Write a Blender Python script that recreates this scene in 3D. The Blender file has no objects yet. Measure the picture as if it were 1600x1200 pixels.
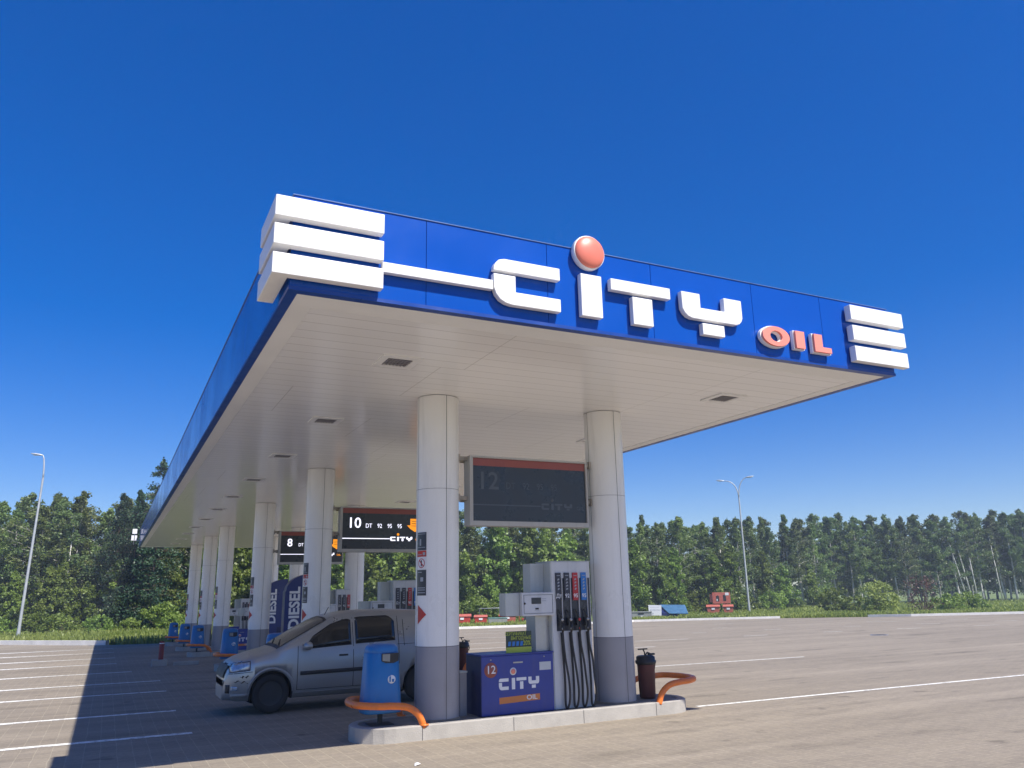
import bpy, bmesh, math, random
import numpy as np
from mathutils import Vector, Matrix
from math import radians, sin, cos, pi
random.seed(7); rng = np.random.RandomState(7)
S = 0.0175                                   # the forecourt falls gently away from the camera
sc = bpy.context.scene
COL = sc.collection

# ------------------------------------------------------------------ camera
cam = bpy.data.cameras.new('camera'); camo = bpy.data.objects.new('camera', cam); COL.objects.link(camo)
yaw, pit, rol = 0.4629, 0.2554, -0.0207
fwd = Vector((sin(yaw)*cos(pit), cos(yaw)*cos(pit), sin(pit)))
rt = Vector((cos(yaw), -sin(yaw), 0)); up = rt.cross(fwd)
r2 = rt*cos(rol)+up*sin(rol); u2 = -rt*sin(rol)+up*cos(rol)
M = Matrix((r2, u2, -fwd)).transposed().to_4x4()
M.translation = Vector((-4.5139, -11.7563, 2.0))
camo.matrix_world = M
cam.sensor_width = 36; cam.lens = 1236.06/1600*36
cam.clip_start = .1; cam.clip_end = 3000
sc.camera = camo
# ------------------------------------------------------------------ light
SUN_EL = math.atan2(1, math.hypot(.27, .735)); 
w = bpy.data.worlds.new("World"); sc.world = w; w.use_nodes = True
nt = w.node_tree; nt.nodes.clear()
out = nt.nodes.new('ShaderNodeOutputWorld'); bg = nt.nodes.new('ShaderNodeBackground')
sky = nt.nodes.new('ShaderNodeTexSky'); sky.sky_type = 'NISHITA'; sky.sun_disc = False
sky.sun_elevation = SUN_EL
sky.sun_rotation = math.atan2(.27, -.735)      # clockwise from +Y
sky.air_density = 1.0; sky.dust_density = .9; sky.ozone_density = 3.3; sky.altitude = 1500
hs = nt.nodes.new('ShaderNodeHueSaturation'); hs.inputs['Saturation'].default_value = 1.80; hs.inputs['Hue'].default_value = .523
hs.inputs['Value'].default_value = 1.0
gm = nt.nodes.new('ShaderNodeGamma'); gm.inputs[1].default_value = .7
nt.links.new(sky.outputs[0], gm.inputs[0]); nt.links.new(gm.outputs[0], hs.inputs['Color']); nt.links.new(hs.outputs[0], bg.inputs['Color'])
bg.inputs['Strength'].default_value = 0.150
nt.links.new(bg.outputs[0], out.inputs['Surface'])
sl = bpy.data.lights.new('sun', 'SUN'); sl.energy = 4.3; sl.angle = radians(.5); sl.color = (1, .955, .88)
so = bpy.data.objects.new('sun', sl); COL.objects.link(so)
so.rotation_euler = Vector((-.27, .735, -1)).to_track_quat('-Z', 'Y').to_euler()
so.location = (10, -20, 30)
sc.view_settings.view_transform = 'Standard'; sc.view_settings.look = 'None'
sc.view_settings.exposure = 0.7; sc.view_settings.gamma = 1
sc.render.engine = 'CYCLES'

# ------------------------------------------------------------------ materials
def lk(nt, a, b): nt.links.new(a, b)
def mat(name, col, rough=.5, metal=0., var=0., vscale=3., bump=0., bscale=40., spec=.5, emit=None, estr=1., coat=0., dirt=None):
    m = bpy.data.materials.new(name); m.use_nodes = True; n = m.node_tree; b = n.nodes['Principled BSDF']
    b.inputs['Roughness'].default_value = rough; b.inputs['Metallic'].default_value = metal
    b.inputs['Specular IOR Level'].default_value = spec; b.inputs['Coat Weight'].default_value = coat
    c = n.nodes.new('ShaderNodeRGB'); c.outputs[0].default_value = (*col, 1)
    tc = n.nodes.new('ShaderNodeTexCoord')
    src = c.outputs[0]
    if var > 0:
        no = n.nodes.new('ShaderNodeTexNoise'); no.inputs['Scale'].default_value = vscale; no.inputs['Detail'].default_value = 6
        no.inputs['Roughness'].default_value = .65
        lk(n, tc.outputs['Object'], no.inputs['Vector'])
        mr = n.nodes.new('ShaderNodeMapRange'); mr.inputs[1].default_value = .3; mr.inputs[2].default_value = .7
        mr.inputs[3].default_value = 1-var; mr.inputs[4].default_value = 1+var
        lk(n, no.outputs['Fac'], mr.inputs[0])
        hv = n.nodes.new('ShaderNodeHueSaturation'); lk(n, src, hv.inputs['Color']); lk(n, mr.outputs[0], hv.inputs['Value'])
        src = hv.outputs[0]
        mr2 = n.nodes.new('ShaderNodeMapRange'); mr2.inputs[1].default_value = .3; mr2.inputs[2].default_value = .7
        mr2.inputs[3].default_value = max(.05, rough-.1); mr2.inputs[4].default_value = min(1, rough+.12)
        lk(n, no.outputs['Fac'], mr2.inputs[0]); lk(n, mr2.outputs[0], b.inputs['Roughness'])
    if dirt is not None:                       # streaky grime: stretched noise
        mp = n.nodes.new('ShaderNodeMapping'); mp.inputs['Scale'].default_value = (6, 6, .6)
        lk(n, tc.outputs['Object'], mp.inputs['Vector'])
        n2 = n.nodes.new('ShaderNodeTexNoise'); n2.inputs['Scale'].default_value = 1.6; n2.inputs['Detail'].default_value = 5
        lk(n, mp.outputs[0], n2.inputs['Vector'])
        cr = n.nodes.new('ShaderNodeMapRange'); cr.inputs[1].default_value = .5; cr.inputs[2].default_value = .75
        cr.inputs[3].default_value = 0; cr.inputs[4].default_value = dirt
        lk(n, n2.outputs['Fac'], cr.inputs[0])
        mx = n.nodes.new('ShaderNodeMixRGB'); mx.inputs[2].default_value = (.16, .13, .10, 1)
        lk(n, cr.outputs[0], mx.inputs[0]); lk(n, src, mx.inputs[1]); src = mx.outputs[0]
    lk(n, src, b.inputs['Base Color'])
    if bump > 0:
        nb = n.nodes.new('ShaderNodeTexNoise'); nb.inputs['Scale'].default_value = bscale; nb.inputs['Detail'].default_value = 4
        lk(n, tc.outputs['Object'], nb.inputs['Vector'])
        bp = n.nodes.new('ShaderNodeBump'); bp.inputs['Strength'].default_value = bump; bp.inputs['Distance'].default_value = .02
        lk(n, nb.outputs['Fac'], bp.inputs['Height']); lk(n, bp.outputs[0], b.inputs['Normal'])
    if emit:
        b.inputs['Emission Color'].default_value = (*emit, 1); b.inputs['Emission Strength'].default_value = estr
    return m

BLUE = mat('fascia_blue', (.005, .074, .40), .18, var=.04, vscale=.6, spec=.32, bump=.02, bscale=1.2)
BLUEL = mat('fascia_trim_blue', (.006, .05, .28), .35, var=.05)
WHITE = mat('sign_white', (.84, .83, .80), .42, var=.02, vscale=1.2, dirt=.05)
COLW = mat('column_cladding', (.84, .83, .80), .33, var=.03, vscale=.8, dirt=.12)
COLG = mat('column_grey_band', (.33, .32, .335), .45, var=.06, vscale=2, dirt=.2)
DARKJ = mat('joint_dark', (.03, .03, .035), .7, var=.1)
ORANGE = mat('letter_orange', (.82, .27, .20), .38, var=.05, vscale=2)
BALLO = mat('ball_red_orange', (.78, .20, .13), .42, var=.06, vscale=2, spec=.6)
TUBE = mat('tube_orange', (.80, .20, .03), .35, var=.12, vscale=5, dirt=.25)
CONC = mat('kerb_concrete', (.38, .355, .32), .85, var=.14, vscale=3, bump=.3, bscale=60)
CONCT = mat('island_top', (.22, .21, .20), .85, var=.18, vscale=4, bump=.3, bscale=60)
KERBW = mat('white_painted_kerb', (.72, .70, .66), .7, var=.12, vscale=1.5)
BINB = mat('bin_blue_plastic', (.012, .155, .42), .38, var=.07, vscale=5, dirt=.1)
CABB = mat('cabinet_blue', (.028, .048, .27), .38, var=.08, vscale=4, dirt=.12)
CABD = mat('cabinet_navy', (.012, .018, .085), .45, var=.08)
DISP = mat('dispenser_cream', (.50, .53, .51), .45, var=.05, vscale=3, dirt=.15)
DISPW = mat('dispenser_white', (.60, .61, .62), .42, var=.05, vscale=3, dirt=.15)
STEEL = mat('brushed_steel', (.42, .42, .42), .35, metal=.7, var=.1, vscale=6)
BLACKR = mat('black_rubber', (.018, .018, .02), .45, var=.2, vscale=8)
DARKP = mat('dark_panel', (.028, .032, .045), .3, var=.1)
STR_R = mat('strip_red', (.45, .025, .03), .4, var=.08)
STR_B = mat('strip_blue', (.02, .17, .50), .4, var=.08)
STR_D = mat('strip_dark', (.03, .032, .05), .4, var=.08)
REDB = mat('red_faded', (.50, .045, .03), .6, var=.2, vscale=3, dirt=.3)
REDL = mat('red_light_faded', (.50, .13, .09), .6, var=.2, vscale=3, dirt=.2)
GREYB = mat('grey_box', (.27, .28, .26), .7, var=.15, vscale=3, dirt=.3)
BLUEC = mat('blue_tank', (.06, .15, .26), .4, var=.3, vscale=3, dirt=.2)
BROWN = mat('washer_maroon', (.11, .028, .022), .55, var=.2, vscale=5)
TXTW = mat('lettering_white', (.78, .78, .78), .5, var=.03)
TXTG = mat('lettering_grey', (.35, .37, .40), .5, var=.03)
TXTO = mat('lettering_orange', (.60, .20, .05), .5, var=.05)
TXTK = mat('lettering_black', (.03, .03, .035), .5, var=.05)
YELG = mat('poster_lime', (.42, .50, .06), .5, var=.08)
LAMPW = mat('lit_sign_white', (.8, .8, .9), .5, var=.02, emit=(.85, .85, 1), estr=.9)
LAMPO = mat('lit_sign_orange', (.8, .3, .02), .5, var=.02, emit=(1, .33, .01), estr=.6)
FRAMEM = mat('board_frame', (.46, .45, .42), .5, var=.06, dirt=.2)
BRKT = mat('bracket_metal', (.42, .38, .32), .6, var=.2, vscale=8, dirt=.7)
GLASSB = mat('board_glass', (.030, .036, .044), .3, var=.1, spec=.5)
BANDR = mat('board_red_band', (.30, .075, .055), .4, var=.06)
POLE = mat('galvanised_pole', (.45, .47, .48), .5, metal=.3, var=.1)
LAMPH = mat('lamp_head_grey', (.55, .57, .60), .35, metal=.2, var=.08)
VENT = mat('light_louvre', (.30, .29, .31), .5, metal=.4, var=.1)
SILV = mat('car_silver', (.40, .41, .41), .33, metal=.6, var=.02, vscale=2, coat=.12)
SILVT = mat('car_roof_dusty_silver', (.36, .355, .35), .5, metal=.4, var=.1, dirt=.3)
CARG = mat('car_glass', (.012, .014, .016), .06, var=.05, spec=.7)
CARW = mat('car_windscreen', (.06, .065, .06), .12, var=.15, spec=.7)
CARK = mat('car_black_trim', (.02, .02, .022), .55, var=.1)
TYRE = mat('tyre', (.015, .015, .016), .75, var=.2)
HUB = mat('hubcap', (.035, .035, .037), .6, metal=.2, var=.2)
LENS = mat('headlamp_lens', (.45, .50, .56), .12, metal=.4, var=.35, vscale=14)
REFR = mat('tail_red', (.25, .01, .01), .3, var=.1)
NOTE = mat('notice_white', (.55, .57, .58), .5, var=.05)
ROOFM = mat('roof_sheet', (.30, .30, .31), .6, var=.1)
GREENJ = mat('faded_turquoise_plastic', (.18, .36, .32), .6, var=.2)
BRN = mat('bark_birch', (.42, .40, .36), .8, var=.5, vscale=9)
BRD = mat('bark_dark', (.10, .075, .055), .9, var=.3, vscale=6)

def soffit_mat():
    m = bpy.data.materials.new('soffit_strips'); m.use_nodes = True; n = m.node_tree; b = n.nodes['Principled BSDF']
    tc = n.nodes.new('ShaderNodeTexCoord'); sx = n.nodes.new('ShaderNodeSeparateXYZ'); lk(n, tc.outputs['Object'], sx.inputs[0])
    def math_(op, a, bv=None, c=None):
        q = n.nodes.new('ShaderNodeMath'); q.operation = op
        for i, v in enumerate((a, bv, c)):
            if v is None: continue
            if isinstance(v, (int, float)): q.inputs[i].default_value = v
            else: lk(n, v, q.inputs[i])
        return q.outputs[0]
    t = math_('FRACT', math_('DIVIDE', sx.outputs['Y'], .30))
    line = math_('LESS_THAN', t, .035)
    # strip end joints, offset from strip to strip
    row = math_('FLOOR', math_('DIVIDE', sx.outputs['Y'], .30))
    wn = n.nodes.new('ShaderNodeTexWhiteNoise'); wn.noise_dimensions = '1D'; lk(n, math_('FLOOR', math_('DIVIDE', row, 6)), wn.inputs['W'])
    t2 = math_('FRACT', math_('ADD', math_('DIVIDE', sx.outputs['X'], 4.0), wn.outputs['Value']))
    j = math_('LESS_THAN', t2, .0022)
    g = math_('MAXIMUM', line, j)
    wn2 = n.nodes.new('ShaderNodeTexWhiteNoise'); wn2.noise_dimensions = '1D'; lk(n, row, wn2.inputs['W'])
    val = math_('MULTIPLY_ADD', wn2.outputs['Value'], .03, .86)
    mx = n.nodes.new('ShaderNodeMixRGB'); mx.inputs[2].default_value = (.50, .49, .47, 1)
    cc = n.nodes.new('ShaderNodeCombineColor'); lk(n, val, cc.inputs[0]); lk(n, math_('MULTIPLY', val, .995), cc.inputs[1]); lk(n, math_('MULTIPLY', val, .985), cc.inputs[2])
    lk(n, g, mx.inputs[0]); lk(n, cc.outputs[0], mx.inputs[1]); lk(n, mx.outputs[0], b.inputs['Base Color'])
    b.inputs['Roughness'].default_value = .20; b.inputs['Specular IOR Level'].default_value = .6
    bp = n.nodes.new('ShaderNodeBump'); bp.inputs['Strength'].default_value = .25; bp.inputs['Distance'].default_value = .01
    no = n.nodes.new('ShaderNodeTexNoise'); no.inputs['Scale'].default_value = 1.3; lk(n, tc.outputs['Object'], no.inputs['Vector'])
    lk(n, math_('ADD', math_('MULTIPLY', g, -1), no.outputs['Fac']), bp.inputs['Height']); lk(n, bp.outputs[0], b.inputs['Normal'])
    return m
SOFF = soffit_mat()
SEAL = mat('base_sealant', (.20, .175, .14), .9, var=.3, vscale=12)
FLASHM = mat('flashing_metal', (.10, .17, .38), .4, var=.1)
SOFFP = mat('soffit_border', (.82, .82, .81), .4, var=.03, vscale=1)

def paver_mat():
    m = bpy.data.materials.new('paving_blocks'); m.use_nodes = True; n = m.node_tree; b = n.nodes['Principled BSDF']
    tc = n.nodes.new('ShaderNodeTexCoord')
    mp = n.nodes.new('ShaderNodeMapping'); lk(n, tc.outputs['Object'], mp.inputs[0]); mp.inputs['Rotation'].default_value = (0, 0, radians(90))
    nw = n.nodes.new('ShaderNodeTexNoise'); nw.inputs['Scale'].default_value = 3; lk(n, tc.outputs['Object'], nw.inputs[0])
    ad = n.nodes.new('ShaderNodeMixRGB'); ad.blend_type = 'ADD'; ad.inputs[0].default_value = .03
    lk(n, mp.outputs[0], ad.inputs[1]); lk(n, nw.outputs['Color'], ad.inputs[2])
    br = n.nodes.new('ShaderNodeTexBrick'); lk(n, ad.outputs[0], br.inputs['Vector'])
    br.inputs['Scale'].default_value = 1; br.inputs['Brick Width'].default_value = .2; br.inputs['Row Height'].default_value = .2
    br.inputs['Mortar Size'].default_value = .007; br.inputs['Mortar Smooth'].default_value = .3; br.offset = .5
    br.inputs['Color1'].default_value = (.272, .230, .176, 1); br.inputs['Color2'].default_value = (.246, .208, .163, 1)
    br.inputs['Mortar'].default_value = (.33, .285, .215, 1)
    # large soft variation, tyre-polished and oily stains
    n1 = n.nodes.new('ShaderNodeTexNoise'); n1.inputs['Scale'].default_value = .22; n1.inputs['Detail'].default_value = 8; n1.inputs['Roughness'].default_value = .6
    mp2 = n.nodes.new('ShaderNodeMapping'); mp2.inputs['Scale'].default_value = (.35, 1.2, 1); lk(n, tc.outputs['Object'], mp2.inputs[0]); lk(n, mp2.outputs[0], n1.inputs[0])
    r1 = n.nodes.new('ShaderNodeMapRange'); r1.inputs[1].default_value = .3; r1.inputs[2].default_value = .7; r1.inputs[3].default_value = .90; r1.inputs[4].default_value = 1.12
    lk(n, n1.outputs['Fac'], r1.inputs[0])
    n2 = n.nodes.new('ShaderNodeTexNoise'); n2.inputs['Scale'].default_value = 1.1; n2.inputs['Detail'].default_value = 5; lk(n, mp2.outputs[0], n2.inputs[0])
    r2_ = n.nodes.new('ShaderNodeMapRange'); r2_.inputs[1].default_value = .58; r2_.inputs[2].default_value = .75; r2_.inputs[3].default_value = 1; r2_.inputs[4].default_value = .66
    lk(n, n2.outputs['Fac'], r2_.inputs[0])
    n3 = n.nodes.new('ShaderNodeTexNoise'); n3.inputs['Scale'].default_value = 25; n3.inputs['Detail'].default_value = 4; lk(n, tc.outputs['Object'], n3.inputs[0])
    r3 = n.nodes.new('ShaderNodeMapRange'); r3.inputs[1].default_value = .25; r3.inputs[2].default_value = .75; r3.inputs[3].default_value = .86; r3.inputs[4].default_value = 1.14
    lk(n, n3.outputs['Fac'], r3.inputs[0])
    def mul(a, c):
        q = n.nodes.new('ShaderNodeMath'); q.operation = 'MULTIPLY'; lk(n, a, q.inputs[0]); lk(n, c, q.inputs[1]); return q.outputs[0]
    vo = n.nodes.new('ShaderNodeTexVoronoi'); vo.inputs['Scale'].default_value = .9; vo.inputs['Randomness'].default_value = 1
    nd = n.nodes.new('ShaderNodeTexNoise'); nd.inputs['Scale'].default_value = 5; lk(n, tc.outputs['Object'], nd.inputs[0])
    am = n.nodes.new('ShaderNodeMixRGB'); am.blend_type = 'ADD'; am.inputs[0].default_value = .35; lk(n, tc.outputs['Object'], am.inputs[1]); lk(n, nd.outputs['Color'], am.inputs[2]); lk(n, am.outputs[0], vo.inputs['Vector'])
    rd = n.nodes.new('ShaderNodeMapRange'); rd.inputs[1].default_value = .05; rd.inputs[2].default_value = .16; rd.inputs[3].default_value = .62; rd.inputs[4].default_value = 1; lk(n, vo.outputs['Distance'], rd.inputs[0])
    # faint tyre tracks along the lanes
    wv = n.nodes.new('ShaderNodeTexNoise'); wv.inputs['Scale'].default_value = 1; wv.inputs['Detail'].default_value = 5; mpw = n.nodes.new('ShaderNodeMapping'); mpw.inputs['Scale'].default_value = (.05, 1.9, 1); lk(n, tc.outputs['Object'], mpw.inputs[0]); lk(n, mpw.outputs[0], wv.inputs[0])
    rw = n.nodes.new('ShaderNodeMapRange'); rw.inputs[1].default_value = .35; rw.inputs[2].default_value = .65; rw.inputs[3].default_value = .9; rw.inputs[4].default_value = 1.08; lk(n, wv.outputs['Fac'], rw.inputs[0])
    v = mul(mul(mul(mul(r1.outputs[0], r2_.outputs[0]), r3.outputs[0]), rd.outputs[0]), rw.outputs[0])
    hv = n.nodes.new('ShaderNodeHueSaturation'); lk(n, br.outputs['Color'], hv.inputs['Color']); lk(n, v, hv.inputs['Value'])
    lk(n, hv.outputs[0], b.inputs['Base Color']); b.inputs['Roughness'].default_value = .88; b.inputs['Specular IOR Level'].default_value = .3
    bp = n.nodes.new('ShaderNodeBump'); bp.inputs['Strength'].default_value = .5; bp.inputs['Distance'].default_value = .006
    inv = n.nodes.new('ShaderNodeMath'); inv.operation = 'SUBTRACT'; lk(n, n3.outputs['Fac'], inv.inputs[0]); lk(n, br.outputs['Fac'], inv.inputs[1])
    lk(n, inv.outputs[0], bp.inputs['Height']); lk(n, bp.outputs[0], b.inputs['Normal'])
    return m
PAVE = paver_mat()

def worn_paint():
    m = bpy.data.materials.new('worn_road_paint'); m.use_nodes = True; n = m.node_tree; b = n.nodes['Principled BSDF']
    b.inputs['Base Color'].default_value = (.80, .78, .72, 1); b.inputs['Roughness'].default_value = .8
    tc = n.nodes.new('ShaderNodeTexCoord'); no = n.nodes.new('ShaderNodeTexNoise'); no.inputs['Scale'].default_value = 9; no.inputs['Detail'].default_value = 8; no.inputs['Roughness'].default_value = .7
    lk(n, tc.outputs['Object'], no.inputs[0])
    r = n.nodes.new('ShaderNodeMapRange'); r.inputs[1].default_value = .36; r.inputs[2].default_value = .5; r.inputs[3].default_value = .35; r.inputs[4].default_value = 1.0
    lk(n, no.outputs['Fac'], r.inputs[0]); lk(n, r.outputs[0], b.inputs['Alpha'])
    return m
PAINT = worn_paint()

def leaf_mat(name, c1, c2, trans=.35, hue=.02, scale=.35):
    m = bpy.data.materials.new(name); m.use_nodes = True; n = m.node_tree; n.nodes.clear()
    o = n.nodes.new('ShaderNodeOutputMaterial'); d = n.nodes.new('ShaderNodeBsdfDiffuse'); t = n.nodes.new('ShaderNodeBsdfTranslucent')
    g = n.nodes.new('ShaderNodeBsdfGlossy'); g.inputs['Roughness'].default_value = .45; g.inputs['Color'].default_value = (.5, .5, .5, 1)
    tc = n.nodes.new('ShaderNodeTexCoord'); no = n.nodes.new('ShaderNodeTexNoise'); no.inputs['Scale'].default_value = scale; no.inputs['Detail'].default_value = 5
    oi = n.nodes.new('ShaderNodeObjectInfo'); va = n.nodes.new('ShaderNodeVectorMath'); va.operation = 'ADD'
    sc_ = n.nodes.new('ShaderNodeVectorMath'); sc_.operation = 'SCALE'; sc_.inputs['Scale'].default_value = 1
    lk(n, oi.outputs['Location'], sc_.inputs[0]); lk(n, tc.outputs['Object'], va.inputs[0]); lk(n, sc_.outputs[0], va.inputs[1]); lk(n, va.outputs[0], no.inputs[0])
    r = n.nodes.new('ShaderNodeMapRange'); r.inputs[1].default_value = .35; r.inputs[2].default_value = .65; lk(n, no.outputs['Fac'], r.inputs[0])
    mx = n.nodes.new('ShaderNodeMixRGB'); mx.inputs[1].default_value = (*c1, 1); mx.inputs[2].default_value = (*c2, 1); lk(n, r.outputs[0], mx.inputs[0])
    hv = n.nodes.new('ShaderNodeHueSaturation'); lk(n, mx.outputs[0], hv.inputs['Color'])
    mr = n.nodes.new('ShaderNodeMapRange'); mr.inputs[3].default_value = .5-hue; mr.inputs[4].default_value = .5+hue; lk(n, oi.outputs['Random'], mr.inputs[0]); lk(n, mr.outputs[0], hv.inputs['Hue'])
    mr2 = n.nodes.new('ShaderNodeMapRange'); mr2.inputs[3].default_value = .75; mr2.inputs[4].default_value = 1.25; lk(n, oi.outputs['Random'], mr2.inputs[0]); lk(n, mr2.outputs[0], hv.inputs['Value'])
    lk(n, hv.outputs[0], d.inputs['Color']); lk(n, hv.outputs[0], t.inputs['Color'])
    m1 = n.nodes.new('ShaderNodeMixShader'); m1.inputs[0].default_value = trans; lk(n, d.outputs[0], m1.inputs[1]); lk(n, t.outputs[0], m1.inputs[2])
    m2 = n.nodes.new('ShaderNodeMixShader'); m2.inputs[0].default_value = .05; lk(n, m1.outputs[0], m2.inputs[1]); lk(n, g.outputs[0], m2.inputs[2])
    lk(n, m2.outputs[0], o.inputs['Surface'])
    return m
LBIRCH = leaf_mat('birch_leaves', (.105, .155, .055), (.185, .245, .078))
LBIR2 = leaf_mat('aspen_leaves', (.14, .20, .055), (.235, .30, .085))
LSHR = leaf_mat('shrub_leaves', (.22, .28, .06), (.34, .40, .11), hue=0)
LSPR = leaf_mat('spruce_needles', (.030, .062, .030), (.055, .10, .045), trans=.1)
LBUSH = leaf_mat('bush_leaves', (.14, .21, .035), (.24, .32, .065), hue=.015)
LPURP = leaf_mat('reddish_leaves', (.11, .05, .05), (.16, .09, .07), hue=.01)
LGRASS = leaf_mat('grass_blades', (.17, .22, .04), (.30, .34, .09), hue=.0, scale=.15)
def grass_mat():
    m = mat('meadow', (.15, .20, .055), .95, var=.35, vscale=.25, bump=.6, bscale=8)
    return m
GRASS = grass_mat()

# ------------------------------------------------------------------ mesh helpers
class MB:
    def __init__(s): s.v = []; s.f = []; s.sm = []; s.mi = []
    def add(s, vs, fs, smooth=False, mi=0):
        o = len(s.v); s.v += [tuple(v) for v in vs]
        for f in fs: s.f.append(tuple(i+o for i in f)); s.sm.append(smooth); s.mi.append(mi)
        return s
    def box(s, x0, x1, y0, y1, z0, z1, mi=0):
        vs = [(x, y, z) for z in (z0, z1) for y in (y0, y1) for x in (x0, x1)]
        return s.add(vs, [(0, 2, 3, 1), (4, 5, 7, 6), (0, 1, 5, 4), (2, 6, 7, 3), (0, 4, 6, 2), (1, 3, 7, 5)], mi=mi)
    def prism(s, poly, y0, y1, mi=0):          # poly in (x,z), extruded along y
        n = len(poly); a = sum(poly[i][0]*poly[(i+1) % n][1]-poly[(i+1) % n][0]*poly[i][1] for i in range(n))
        if a < 0: poly = poly[::-1]
        vs = [(x, y0, z) for x, z in poly]+[(x, y1, z) for x, z in poly]
        fs = [tuple(range(n)), tuple(range(2*n-1, n-1, -1))]+[(i, i+n, (i+1) % n+n, (i+1) % n) for i in range(n)]
        return s.add(vs, fs, mi=mi)
    def plan(s, poly, z0, z1, mi=0):           # poly in (x,y), z0/z1 numbers or functions of (x,y)
        n = len(poly); a = sum(poly[i][0]*poly[(i+1) % n][1]-poly[(i+1) % n][0]*poly[i][1] for i in range(n))
        if a < 0: poly = poly[::-1]
        f0 = z0 if callable(z0) else (lambda x, y: z0); f1 = z1 if callable(z1) else (lambda x, y: z1)
        vs = [(x, y, f0(x, y)) for x, y in poly]+[(x, y, f1(x, y)) for x, y in poly]
        fs = [tuple(range(n-1, -1, -1)), tuple(range(n, 2*n))]+[(i, (i+1) % n, (i+1) % n+n, i+n) for i in range(n)]
        return s.add(vs, fs, mi=mi)
    def ring(s, cx, cz, rx, rz, ix, iz, y0, y1, n=40, mi=0):
        vs = []
        for y in (y0, y1):
            for a, b in ((rx, rz), (ix, iz)):
                for k in range(n):
                    t = 2*pi*k/n; vs.append((cx+a*cos(t), y, cz+b*sin(t)))
        fs = []
        for k in range(n):
            j = (k+1) % n
            fs += [(k, j, n+j, n+k), (2*n+k, 3*n+k, 3*n+j, 2*n+j), (k, 2*n+k, 2*n+j, j), (n+k, n+j, 3*n+j, 3*n+k)]
        return s.add(vs, fs, mi=mi)
    def tube(s, pts, r, n=12, mi=0, cap=True):
        pts = [Vector(p) for p in pts]; rs = r if isinstance(r, (list, tuple)) else [r]*len(pts)
        t0 = (pts[1]-pts[0]).normalized(); ref = Vector((0, 0, 1)) if abs(t0.z) < .9 else Vector((1, 0, 0))
        nrm = t0.cross(ref).normalized(); vs = []
        for i, p in enumerate(pts):
            t = ((pts[min(i+1, len(pts)-1)]-pts[max(i-1, 0)])).normalized()
            nrm = (nrm-t*nrm.dot(t)).normalized(); b = t.cross(nrm)
            for k in range(n):
                a = 2*pi*k/n; vs.append(p+(nrm*cos(a)+b*sin(a))*rs[i])
        fs = [(i*n+k, i*n+(k+1) % n, (i+1)*n+(k+1) % n, (i+1)*n+k) for i in range(len(pts)-1) for k in range(n)]
        s.add(vs, fs, True, mi)
        if cap:
            o = len(s.v)-len(vs); s.f += [tuple(o+k for k in range(n-1, -1, -1)), tuple(o+(len(pts)-1)*n+k for k in range(n))]; s.sm += [False]*2; s.mi += [mi]*2
        return s
    def lathe(s, prof, n=32, c=(0, 0), mi=0, smooth=True, axis='z'):
        vs = []
        for r, z in prof:
            for k in range(n):
                a = 2*pi*k/n
                if axis == 'z': vs.append((c[0]+r*cos(a), c[1]+r*sin(a), z))
                else: vs.append((c[0]+r*cos(a), z, c[1]+r*sin(a)))
        m = len(prof)
        fs = [(i*n+k, i*n+(k+1) % n, (i+1)*n+(k+1) % n, (i+1)*n+k) for i in range(m-1) for k in range(n)]
        if axis != 'z': fs = [f[::-1] for f in fs]
        return s.add(vs, fs, smooth, mi)
    def grid(s, P, smooth=True, mi=0):
        a = len(P); b = len(P[0]); vs = [p for r in P for p in r]
        return s.add(vs, [(i*b+j, i*b+j+1, (i+1)*b+j+1, (i+1)*b+j) for i in range(a-1) for j in range(b-1)], smooth, mi)
    def build(s, name, m, parent=None, bevel=0, loc=None):
        me = bpy.data.meshes.new(name); me.from_pydata(s.v, [], s.f)
        for q in (m if isinstance(m, (list, tuple)) else [m]): me.materials.append(q)
        me.polygons.foreach_set('use_smooth', s.sm); me.polygons.foreach_set('material_index', s.mi); me.update()
        if True:
            bm = bmesh.new(); bm.from_mesh(me); bmesh.ops.recalc_face_normals(bm, faces=bm.faces); bm.to_mesh(me); bm.free()
        o = bpy.data.objects.new(name, me); COL.objects.link(o)
        if parent: o.parent = parent
        if loc: o.location = loc
        if bevel:
            bv = o.modifiers.new('bevel', 'BEVEL'); bv.width = bevel; bv.segments = 2; bv.limit_method = 'ANGLE'; bv.angle_limit = radians(40)
        return o

def tag(o, label, cat, group=None):
    o['label'] = label; o['category'] = cat
    if group: o['group'] = group
    return o
def thing(name, label, cat, loc=(0, 0, 0), group=None, rz=0):
    o = bpy.data.objects.new(name, None); COL.objects.link(o); o.location = loc; o.rotation_euler = (0, 0, rz)
    o.empty_display_size = .2
    return tag(o, label, cat, group)
def struct(o): o['kind'] = 'structure'; return o
def copy_tree(o, parent=None):
    c = o.copy(); COL.objects.link(c); c.parent = parent
    for ch in list(o.children): copy_tree(ch, c)
    return c
def text(name, body, size, m, parent, loc, rot=(radians(90), 0, 0), bold=0., ext=.001, align='CENTER', sx=1.):
    cu = bpy.data.curves.new(name, 'FONT'); cu.body = body; cu.size = size; cu.align_x = align; cu.align_y = 'CENTER'
    cu.offset = bold; cu.extrude = ext; cu.resolution_u = 3
    t = bpy.data.objects.new(name, cu); COL.objects.link(t); dg = bpy.context.evaluated_depsgraph_get()
    me = bpy.data.meshes.new_from_object(t.evaluated_get(dg)); bpy.data.objects.remove(t); bpy.data.curves.remove(cu)
    me.name = name; me.materials.clear(); me.materials.append(m)
    o = bpy.data.objects.new(name, me); COL.objects.link(o); o.parent = parent; o.location = loc; o.rotation_euler = rot; o.scale = (sx, 1, 1)
    return o
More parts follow.
